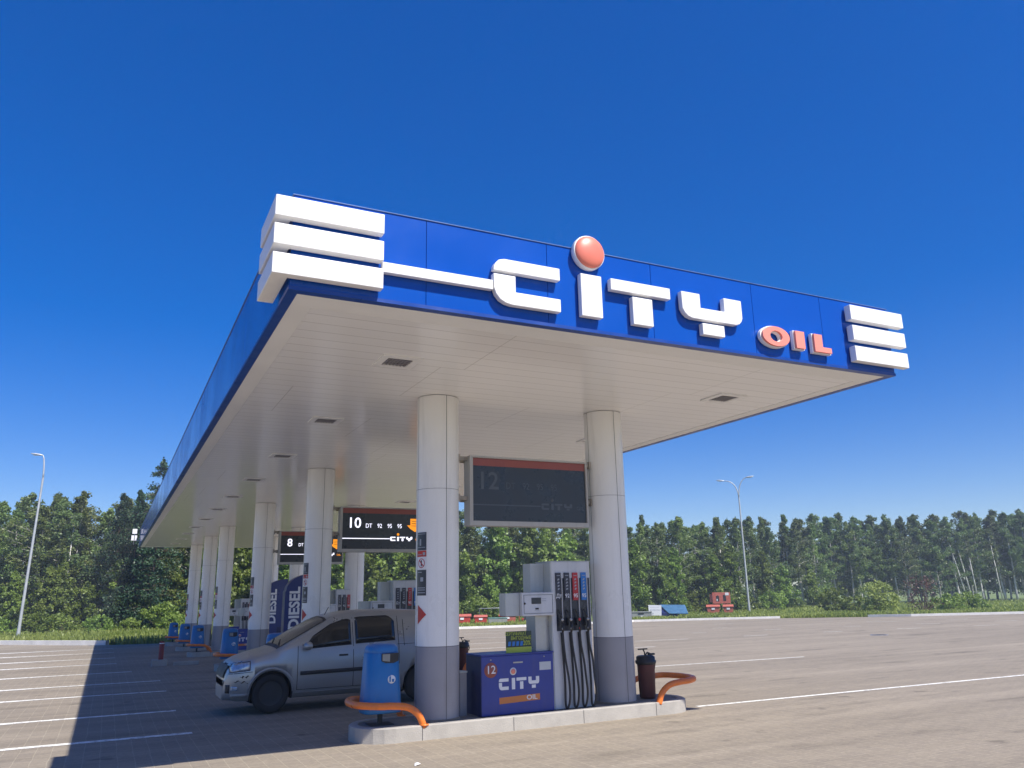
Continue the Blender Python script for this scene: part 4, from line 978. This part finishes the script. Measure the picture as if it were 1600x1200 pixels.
b = MB().prism([(-.60, .34), (.55, .30), (.59, 1.24), (-.62, 1.28)], -.03, .0).build('sign_face', TXTW, t)
rr = random.Random(3); s_ = MB()
for k in range(8):
    x = -.55+.145*k; s_.prism([(x*.85, .72), (x*.85+.035, .72), (x*.85+.075, .87), (x*.85+.05, .90), (x*.85+.01, .82)], -.034, -.0305)
for k in range(7): x = -.45+.13*k; s_.box(x*.9, x*.9+.05, -.034, -.0305, 1.05, 1.09)
s_.prism([(-.30, .42), (-.22, .42), (-.17, .54), (-.25, .57)], -.034, -.0305); s_.build('scribble', TXTG, b)
s_ = MB(); 
for x in (-.5, -.2, .15, .45): s_.box(x, x+.05, -.0, .04, 0, .33)
s_.box(-.5, .5, .0, .04, .2, .25); s_.build('frame', DARKJ, t)
t = thing('fuel_tank', 'blue slanted tank with a pale sheen on its top, by the far kerb', 'tank', gg(43.2, 51.0), None, view(44, 46))
b = MB(); b.add([(-1.55, -.7, .0), (.3, -.7, .0), (.3, .8, .0), (-1.55, .8, .0), (-1.45, -.5, .62), (.45, -1.0, .36), (.8, .9, .90), (-1.15, .9, 1.18)], [(3, 2, 1, 0), (4, 5, 6, 7), (0, 1, 5, 4), (1, 2, 6, 5), (2, 3, 7, 6), (3, 0, 4, 7)]); b.build('tank_body', CABD, t, bevel=.03)
b = MB(); b.add([(-.30, -1.0, .44), (1.45, -1.0, .40), (1.15, .7, 1.12), (-1.25, .9, 1.20), (-.30, -1.02, .52), (1.46, -1.02, .48), (1.15, .72, 1.22), (-1.28, .92, 1.28)], [(3, 2, 1, 0), (4, 5, 6, 7), (0, 1, 5, 4), (1, 2, 6, 5), (2, 3, 7, 6), (3, 0, 4, 7)]); b.build('tank_lid', BLUEC, t, bevel=.03)
s_ = MB(); s_.tube([(1.2, -.7, 0), (1.2, -.7, .45)], .04, 8); s_.tube([(.6, -.85, 0), (.6, -.85, .42)], .05, 8); s_.build('leg', GREENJ, t)
fd = thing('fire_board', 'red fire shield with two dark cut outs on a post above two red boxes', 'fire shield', gg(54.3, 56.9), None, view(51, 50))
pl = MB(); pl.box(-1.0, .85, -.12, .12, 1.05, 2.2); pl.build('shield', REDL, fd, bevel=.02)
s_ = MB(); s_.prism([(-.62, 1.28), (-.30, 1.28), (-.30, 1.8), (-.42, 1.92), (-.62, 1.8)], -.13, -.1205); s_.box(.12, .42, -.13, -.1205, 1.32, 1.95); s_.build('cut_out', DARKJ, fd)
s_ = MB(); s_.box(-.57, -.47, -.135, -.1305, 1.32, 1.55); s_.box(.35, .72, -.135, -.1305, 1.9, 2.18); s_.build('white_patch', TXTW, fd)
MB().box(-1.28, -1.01, -.10, .3, 1.2, 2.05).build('side_box', BROWN, fd)
s_ = MB(); s_.tube([(-.4, .05, 0), (-.4, .05, 1.06)], .06, 8); s_.tube([(.4, .05, 0), (.4, .05, 1.06)], .06, 8); s_.build('post', BROWN, fd)
skip_box('sand_box', 'faded red sand box under the fire shield, left of the pair', gg(51.9, 55.6), 1.30, 1.0, 1.0, REDL, REDL, group=G1)
skip_box('sand_box', 'faded red sand box under the fire shield, right of the pair', gg(52.95, 54.5), 1.0, 1.0, 1.0, REDL, REDL, group=G1)

# ------------------------------------------------------------------ vegetation
def leaf_mesh(name, centers, radii, per, size, m, flat=1.0, rnd=None, drop=0.):
    R = rnd or rng; N = len(centers)*per
    C_ = np.repeat(np.array(centers), per, axis=0); Rr = np.repeat(np.array(radii), per, axis=0)
    d = R.normal(size=(N, 3)); d /= np.linalg.norm(d, axis=1)[:, None]; rad = R.uniform(.25, 1.0, size=(N, 1))**.6
    P = C_+d*rad*Rr*np.array([1, 1, flat])
    if drop: P[:, 2] -= R.uniform(0, drop, N)
    u = R.normal(size=(N, 3)); u /= np.linalg.norm(u, axis=1)[:, None]
    v = np.cross(u, R.normal(size=(N, 3))); v /= np.linalg.norm(v, axis=1)[:, None]
    s = R.uniform(.6, 1.3, size=(N, 1))*size
    a = P-u*s*.5-v*s*.35; b_ = P+u*s*.5-v*s*.3; c = P+u*s*.45+v*s*.35; e = P-u*s*.4+v*s*.3
    V = np.stack([a, b_, c, e], axis=1).reshape(-1, 3)
    me = bpy.data.meshes.new(name); me.vertices.add(4*N); me.vertices.foreach_set('co', V.ravel())
    me.loops.add(4*N); me.loops.foreach_set('vertex_index', np.arange(4*N)); me.polygons.add(N)
    me.polygons.foreach_set('loop_start', np.arange(0, 4*N, 4)); me.update(calc_edges=True); me.materials.append(m)
    return me
def birch_proto(seed, H, spread, trunk_m=BRN, leaf=LBIRCH, low=.14, dens=1., leaf_size=.135, lift=1., per=46, tip=True, top=.72):
    R = np.random.RandomState(seed)
    lean = R.uniform(-.02, .02, 2); tr = MB()
    pts = [(lean[0]*z+.06*sin(z*.7+seed), lean[1]*z+.05*cos(z*.6+seed), z) for z in np.linspace(0, H*.97, 12)]
    tr.tube(pts, [max(.012, .12*(1-i/11.5)) for i in range(12)], 7)
    cs, rs = [], []
    nb = int(58*dens)
    for k in range(nb):
        t = low+(1-low)*(k+.5)/nb; z = t*H
        env = spread*(min(1, ((1-t)/.5))**top)*(.7+.3*min(1, (t-low+.1)/.2))*(1+.22*sin(7*t+seed*1.7))
        a = R.uniform(0, 2*pi); L = env*R.uniform(.35, 1.15)
        bx_, by_ = np.interp(z, [p[2] for p in pts], [p[0] for p in pts]), np.interp(z, [p[2] for p in pts], [p[1] for p in pts])
        e = (bx_+L*cos(a), by_+L*sin(a), z+L*R.uniform(.1, .6)*lift)
        tr.tube([(bx_, by_, z-.2), ((bx_+e[0])/2, (by_+e[1])/2, (z+e[2])/2+.05), e], [.03*(1-t)+.012, .018, .006], 4, cap=False)
        for f_ in (.4, .75, 1.0):
            cs.append((bx_+(e[0]-bx_)*f_, by_+(e[1]-by_)*f_, z+(e[2]-z)*f_)); rr = R.uniform(.3, .62)*(.45+.55*(1-t)**.6); rs.append((rr, rr, rr*.8))
    if tip: cs.append((pts[-1][0], pts[-1][1], H-.1)); rs.append((.12, .12, .45))
    cs.append((pts[-1][0], pts[-1][1], H-.6)); rs.append((.25, .25, .5))
    lm = leaf_mesh('crown', cs, rs, per, leaf_size, leaf, rnd=R, drop=.3)
    me = MB(); return tr, lm
def spruce_proto(seed, H, spread):
    R = np.random.RandomState(seed); tr = MB(); tr.tube([(0, 0, z) for z in np.linspace(0, H, 8)], [.16*(1-i/7.6)+.01 for i in range(8)], 7)
    cs, rs = [], []
    nl = int(H/.42)
    for i in range(nl):
        z = .6+i*(H-.7)/nl; t = z/H; env = spread*(1-t)**.85+.05
        for k in range(int(5+9*(1-t))):
            a = R.uniform(0, 2*pi); L = env*R.uniform(.7, 1.1)
            for f_ in np.arange(.25, 1.01, .25): cs.append((L*f_*cos(a), L*f_*sin(a), z-L*f_*.22)); q = .13+.10*(1-t); rs.append((q*1.2, q*1.2, q*.6))
    cs.append((0, 0, H)); rs.append((.05, .05, .35))
    return tr, leaf_mesh('crown', cs, rs, 9, .15, LSPR, rnd=R)
def bush_proto(seed, H, W, leaf=LBUSH, n=40, per=42, size=.16):
    R = np.random.RandomState(seed); tr = MB(); cs, rs = [], []
    for k in range(n):
        a = R.uniform(0, 2*pi); q = R.uniform(0, 1)**.5; z = R.uniform(.18, 1.0)
        r = W*q*math.sqrt(max(.05, 1-(z-.45)**2/.45)); c = (r*cos(a), r*sin(a), z*H*(1-.25*q)); cs.append(c); rr = R.uniform(.22, .42)*(H/2.5)**.5; rs.append((rr, rr, rr))
        if k % 3 == 0: tr.tube([(0, 0, 0), (c[0]*.4, c[1]*.4, c[2]*.5), c], [.035, .02, .006], 4, cap=False)
    return tr, leaf_mesh('crown', cs, rs, per, size, leaf, rnd=R)
PROTO = {}
def proto(kind, tr, lm, barkm):
    # data only: trunk mesh and crown mesh, placed by plant()
    o = tr.build('trunk', barkm); me = o.data; bpy.data.objects.remove(o); PROTO.setdefault(kind, []).append((me, lm))
for s_, (H, W) in enumerate(((11.5, 2.1), (12.5, 1.9), (10.5, 2.3), (12.0, 1.7), (11, 2.6), (13, 2.0))): proto('birch', *birch_proto(20+s_, H, W, leaf_size=.135, leaf=LBIR2 if s_ in (1, 4) else LBIRCH, tip=s_ % 2 == 0, top=(.75, .5, .6, .42, .5, .85)[s_]), BRN)
WB2 = mat('birch_white_bark', (.55, .53, .48), .8, var=.3, vscale=5)
for s_, (H, W) in enumerate(((11.5, 1.9), (12.5, 1.6), (11, 2.1), (12, 1.5))): proto('palebirch', *birch_proto(90+s_, H, W, low=.30, dens=.82, tip=s_ % 2 == 0, top=(.6, .75, .45, .6)[s_]), WB2)
for s_, (H, W) in enumerate(((6.5, 1.6), (5.2, 1.5), (7.5, 1.4))): proto('young', *birch_proto(40+s_, H, W, leaf=LBUSH, low=.08, dens=.8, leaf_size=.19), BRD)
for s_, (H, W) in enumerate(((15.0, 2.1), (12.5, 1.9))): proto('spruce', *birch_proto(60+s_, H, W*1.25, leaf=LSPR, low=.06, dens=2.2, leaf_size=.15, lift=-.5, per=22), BRD)
proto('bush', *bush_proto(70, 2.3, 1.5), BRD); proto('bush', *bush_proto(71, 1.8, 1.7), BRD)
proto('roundbush', *bush_proto(73, 3.4, 1.6, n=70, leaf=LSHR), BRD); proto('purple', *bush_proto(74, 4.2, 1.5, leaf=LPURP, n=60, per=16, size=.11), BRD)
def plant(kind, k, name, label, cat, loc, sc_=1., group=None, zs=None, lean=(0, 0)):
    t = thing(name, label, cat, loc, group, random.uniform(0, 6.28)); t.scale = (sc_, sc_, zs if zs else sc_)
    t.rotation_euler = (lean[0], lean[1], t.rotation_euler[2])
    tm, lm = PROTO[kind][k % len(PROTO[kind])]
    a = bpy.data.objects.new('trunk', tm); b_ = bpy.data.objects.new('crown', lm)
    for o in (a, b_): COL.objects.link(o); o.parent = t
    return t
CX, CY = camo.location.x, camo.location.y
bear = lambda px: .4629+math.atan((px-806.5)/1278.)      # bearing index of the tree belt, left to right
def polar(px, D):
    """a spot at view depth D along the bearing that the tree belt has there"""
    az = bear(px); d = D/math.cos(az-yaw); return CX+d*sin(az), CY+d*cos(az)
# belt depth and crown-top height along the bearing axis (px is only a bearing parameter)
BD = lin([(-300, 72), (0, 74), (150, 76), (300, 78), (600, 86), (800, 90), (1000, 90), (1150, 96), (1300, 112), (1500, 116), (1900, 118)])
BH = lin([(-300, 13.5), (0, 13.0), (60, 12.6), (120, 13.6), (160, 12.2), (235, 14.0), (300, 15.), (560, 14), (700, 13.2), (900, 11.2), (1000, 10.9), (1100, 10.9), (1200, 11.6), (1300, 13.0), (1400, 12.3), (1600, 13.2), (1900, 13.4)])
gL, gM, gR = 'forest trees left of the canopy', 'forest trees behind the pumps', 'forest trees right of the columns'
R1 = random.Random(11)
px = -170.
cnt = 0
while px < 1790:
    for row, (dD, hf) in enumerate(((0, .93), (2.6, .97), (5.6, 1.0))):
        q = px+R1.uniform(-9, 9); D = BD(q)+dD+R1.uniform(-1, 1); x, y = polar(q, D)
        h = BH(q)*hf*R1.uniform(.90, 1.04); k = R1.randrange(6)
        kind = 'palebirch' if q > 1120 and R1.random() < .65 else 'birch'
        k = k % 4 if kind == 'palebirch' else k
        H0 = ((11.5, 12.5, 11, 12) if kind == 'palebirch' else (11.5, 12.5, 10.5, 12.0, 11, 13))[k]; s_ = h/H0
        if q < 280: lab, g = 'slender green birch in the dense forest belt left of the canopy', gL
        elif q < 960: lab, g = 'leafy birch in the forest belt seen under the canopy behind the pumps', gM
        else: lab, g = 'slender grey green birch in the forest belt to the right of the columns', gR
        plant(kind, k, 'birch_tree', lab, 'tree', (x, y, -S*48-.05), 1.0*s_*R1.uniform(1.1, 1.4), g, zs=s_)
        cnt += 1
    px += 1236*(2.15)/BD(px)
# young trees and bushes in front of the belt
for k in range(46):
    q = -150+k*42+R1.uniform(-14, 14)
    if 1290 < q: continue
    D = BD(q)-3.2-R1.uniform(0, 1.5); x, y = polar(q, D); g = (gL, gM, gR)[0 if q < 280 else 1 if q < 960 else 2]
    sc_ = R1.uniform(.8, 1.15)*(1.45 if 300 < q < 960 else .9)
    plant('young', R1.randrange(3), 'young_tree', ('bright green young tree at the foot of the forest left of the canopy', 'bright green young tree in front of the forest behind the pumps', 'bright green young tree at the foot of the forest near the double lamp')[0 if q < 280 else 1 if q < 960 else 2], 'young tree', (x, y, -S*48-.03), sc_, 'young '+g)
for k in range(30):
    q = -140+k*48+R1.uniform(-20, 20)
    if q > 1260: continue
    D = BD(q)-(6 if not 990 < q < 1180 else 2)-R1.uniform(0, 3); x, y = polar(q, D)
    plant('bush', k, 'bush', ('low leafy bush on the grass left of the canopy', 'low leafy bush in front of the forest behind the pumps', 'low leafy bush on the verge behind the red boxes')[0 if q < 280 else 1 if q < 960 else 2], 'bush', (x, y, -S*48-.03), R1.uniform(.7, 1.2), 'low bushes, '+(gL, gM, gR)[0 if q < 280 else 1 if q < 960 else 2])
x, y = polar(236, 71); plant('spruce', 0, 'spruce_tree', 'tall dark pointed spruce rising just left of the canopy edge', 'tree', (x, y, -S*48), 1.02, zs=1.0)
x, y = polar(205, 73); plant('spruce', 1, 'spruce_tree', 'shorter dark spruce left of the tall pointed spruce by the canopy', 'tree', (x, y, -S*48), 1.0)
x, y = polar(175, 72); plant('spruce', 1, 'spruce_tree', 'dark spruce standing third to the left from the canopy edge', 'tree', (x, y, -S*48), .9, zs=.97)
# solitary shrubs on the meadow at the right
def spot(px, D): x, y = polar(px, D); return (x, y, -S*48-.03)
plant('roundbush', 0, 'round_shrub', 'round light green shrub standing alone in the meadow on the right', 'shrub', spot(1371, 78), .98)
plant('purple', 0, 'reddish_shrub', 'sparse reddish brown shrub in the meadow, right of the round green one', 'shrub', spot(1437, 73), 1.0)
for (q, D, s_, lab) in ((1300, 84, 1.2, 'pale green bush left of the round shrub in the meadow'), (1335, 82, 1.0, 'low green bush touching the left side of the round shrub'), (1475, 76, 1.05, 'low olive bush right of the reddish shrub'), (1505, 78, 1.1, 'wide olive bush in the meadow, second right of the reddish shrub')):
    plant('bush', int(q), 'bush', lab, 'bush', spot(q, D), s_)
# a few birches whose white stems show against the wood
WBARK = mat('white_bark', (.62, .60, .55), .8, var=.35, vscale=4)
for k, (q, ln, hh) in enumerate(((1508, -.17, 10), (1516, -.14, 10.5), (1524, -.05, 9), (1562, -.05, 9.5), (1130, .0, 8.5), (98, .02, 10))):
    D = BD(q)-1.6; x, y = polar(q, D); dx_, dy_ = cos(yaw), -sin(yaw)
    t = thing('birch_tree', ['birch with a white stem leaning left, first of the leaning pair at far right', 'birch with a white stem leaning left, second of the leaning pair at far right', 'birch with a thin upright white stem right of the leaning pair', 'birch with a thin white stem near the right end of the forest', 'birch with a pale stem behind the red fire shield', 'birch with a pale stem in the forest right of the single lamp'][k], 'tree', (x, y, -S*48))
    L = lambda z: (ln*z*dx_, ln*z*dy_, z)
    tr = MB().tube([L(0), L(hh*.4), L(hh*.95)], [.10, .075, .025], 8); cs, rs = [], []
    for m_ in range(22):
        z = hh*R1.uniform(.58, 1.02); a = R1.uniform(0, 6.28); l_ = R1.uniform(.2, 1.1)*(1.15-z/hh*.9)*1.6; p = L(z); e = (p[0]+l_*cos(a), p[1]+l_*sin(a), z+l_*.4)
        tr.tube([p, e], [.02, .006], 4, cap=False); cs.append(e); r_ = R1.uniform(.25, .45); rs.append((r_, r_, r_))
    tr.build('trunk', WBARK, t); o = bpy.data.objects.new('crown', leaf_mesh('crown', cs, rs, 30, .17, LBIRCH)); COL.objects.link(o); o.parent = t
# undergrowth that nobody could count
cs, rs = [], []
for k in range(3600):
    q = R1.uniform(-170, 1790); D = BD(q)+(-.5 if q < 1240 else 5)+R1.uniform(0, 9); x, y = polar(q, D); z = R1.uniform(.2, 1)**1.3*(8.5 if D > BD(q)+3 else 2.4 if q < 1250 else 1.0); cs.append((x, y, -S*48+z)); r_ = R1.uniform(.45, .95); rs.append((r_, r_, r_*.8))
o = bpy.data.objects.new('undergrowth', leaf_mesh('undergrowth', cs, rs, 38, .22, LBIRCH)); COL.objects.link(o); tag(o, 'tangled green undergrowth filling the foot of the forest belt', 'undergrowth'); o['kind'] = 'stuff'
# tall grass along the paving edge
def grass_strip(label, pts_fn, n, hmin, hmax, wd, m, name='tall_grass'):
    V = []; R = np.random.RandomState(5)
    for k in range(n):
        x, y = pts_fn(R); z = gz(x, y)-.03; h = R.uniform(hmin, hmax); a = R.uniform(0, pi); dx_, dy_ = cos(a)*wd, sin(a)*wd; lx, ly = R.normal(0, .25*h, 2)
        V += [(x-dx_, y-dy_, z), (x+dx_, y+dy_, z), (x+dx_*.5+lx, y+dy_*.5+ly, z+h), (x-dx_*.5+lx, y-dy_*.5+ly, z+h)]
    N = len(V)//4; me = bpy.data.meshes.new(name); me.vertices.add(4*N); me.vertices.foreach_set('co', np.array(V).ravel()); me.loops.add(4*N); me.loops.foreach_set('vertex_index', np.arange(4*N))
    me.polygons.add(N); me.polygons.foreach_set('loop_start', np.arange(0, 4*N, 4)); me.update(calc_edges=True); me.materials.append(m)
    o = bpy.data.objects.new(name, me); COL.objects.link(o); tag(o, label, 'grass'); o['kind'] = 'stuff'
def fl_(R):
    q = R.uniform(-150, 620); x, D = 0, 0
    e = R.uniform(0, 1)**1.4
    az = bear(q)
    # first point past the lot edge on this bearing
    d = 40.
    while True:
        x, y = CX+d*sin(az), CY+d*cos(az)
        if y > lot_y(x)+.3 or d > 130: break
        d += .5
    d1 = BD(q)/math.cos(az-yaw); d = d+(d1-d)*e; return CX+d*sin(az), CY+d*cos(az)
grass_strip('tall sunlit grass between the left kerb and the forest', fl_, 42000, .15, .55, .035, LGRASS)
def fr_(R):
    q = R.uniform(600, 1780); e = R.uniform(0, 1)**1.6; az = bear(q); d = 40.
    while True:
        x, y = CX+d*sin(az), CY+d*cos(az)
        if y > lot_y(x)+.3 or d > 130: break
        d += .5
    d1 = BD(q)/math.cos(az-yaw); d = d+(d1-d)*e; return CX+d*sin(az), CY+d*cos(az)
grass_strip('rough meadow grass between the far right kerb and the forest', fr_, 60000, .12, .40, .05, LGRASS)
# litter, and a pale air volume added to imitate window veiling
sp_ = MB().add([(-.06, -.03, .004), (.05, -.035, .03), (.07, .03, .012), (-.03, .04, .035), (0, .0, .05)], [(0, 1, 4), (1, 2, 4), (2, 3, 4), (3, 0, 4)]).build('paper_scrap', TXTW)
sp_.scale = (.7,)*3; sp_.location = (-1.08, -2.18, gz(0, -2.18)); tag(sp_, 'crumpled white scrap of paper on the paving in the foreground', 'litter')
hz = MB().box(-200, 220, -40, 230, -3, 22).build('veil', None); hz.data.materials.clear()
hm = bpy.data.materials.new('veil_air'); hm.use_nodes = True; n = hm.node_tree; n.nodes.clear(); o_ = n.nodes.new('ShaderNodeOutputMaterial'); pv = n.nodes.new('ShaderNodeVolumePrincipled')
pv.inputs['Color'].default_value = (.75, .86, 1, 1); pv.inputs['Density'].default_value = .0010; pv.inputs['Anisotropy'].default_value = .2
lk(n, pv.outputs[0], o_.inputs['Volume']); hz.data.materials.append(hm); hz['kind'] = 'stuff'; tag(hz, 'thin pale blue air, added to imitate window veiling, over the whole station and forest', 'veil')
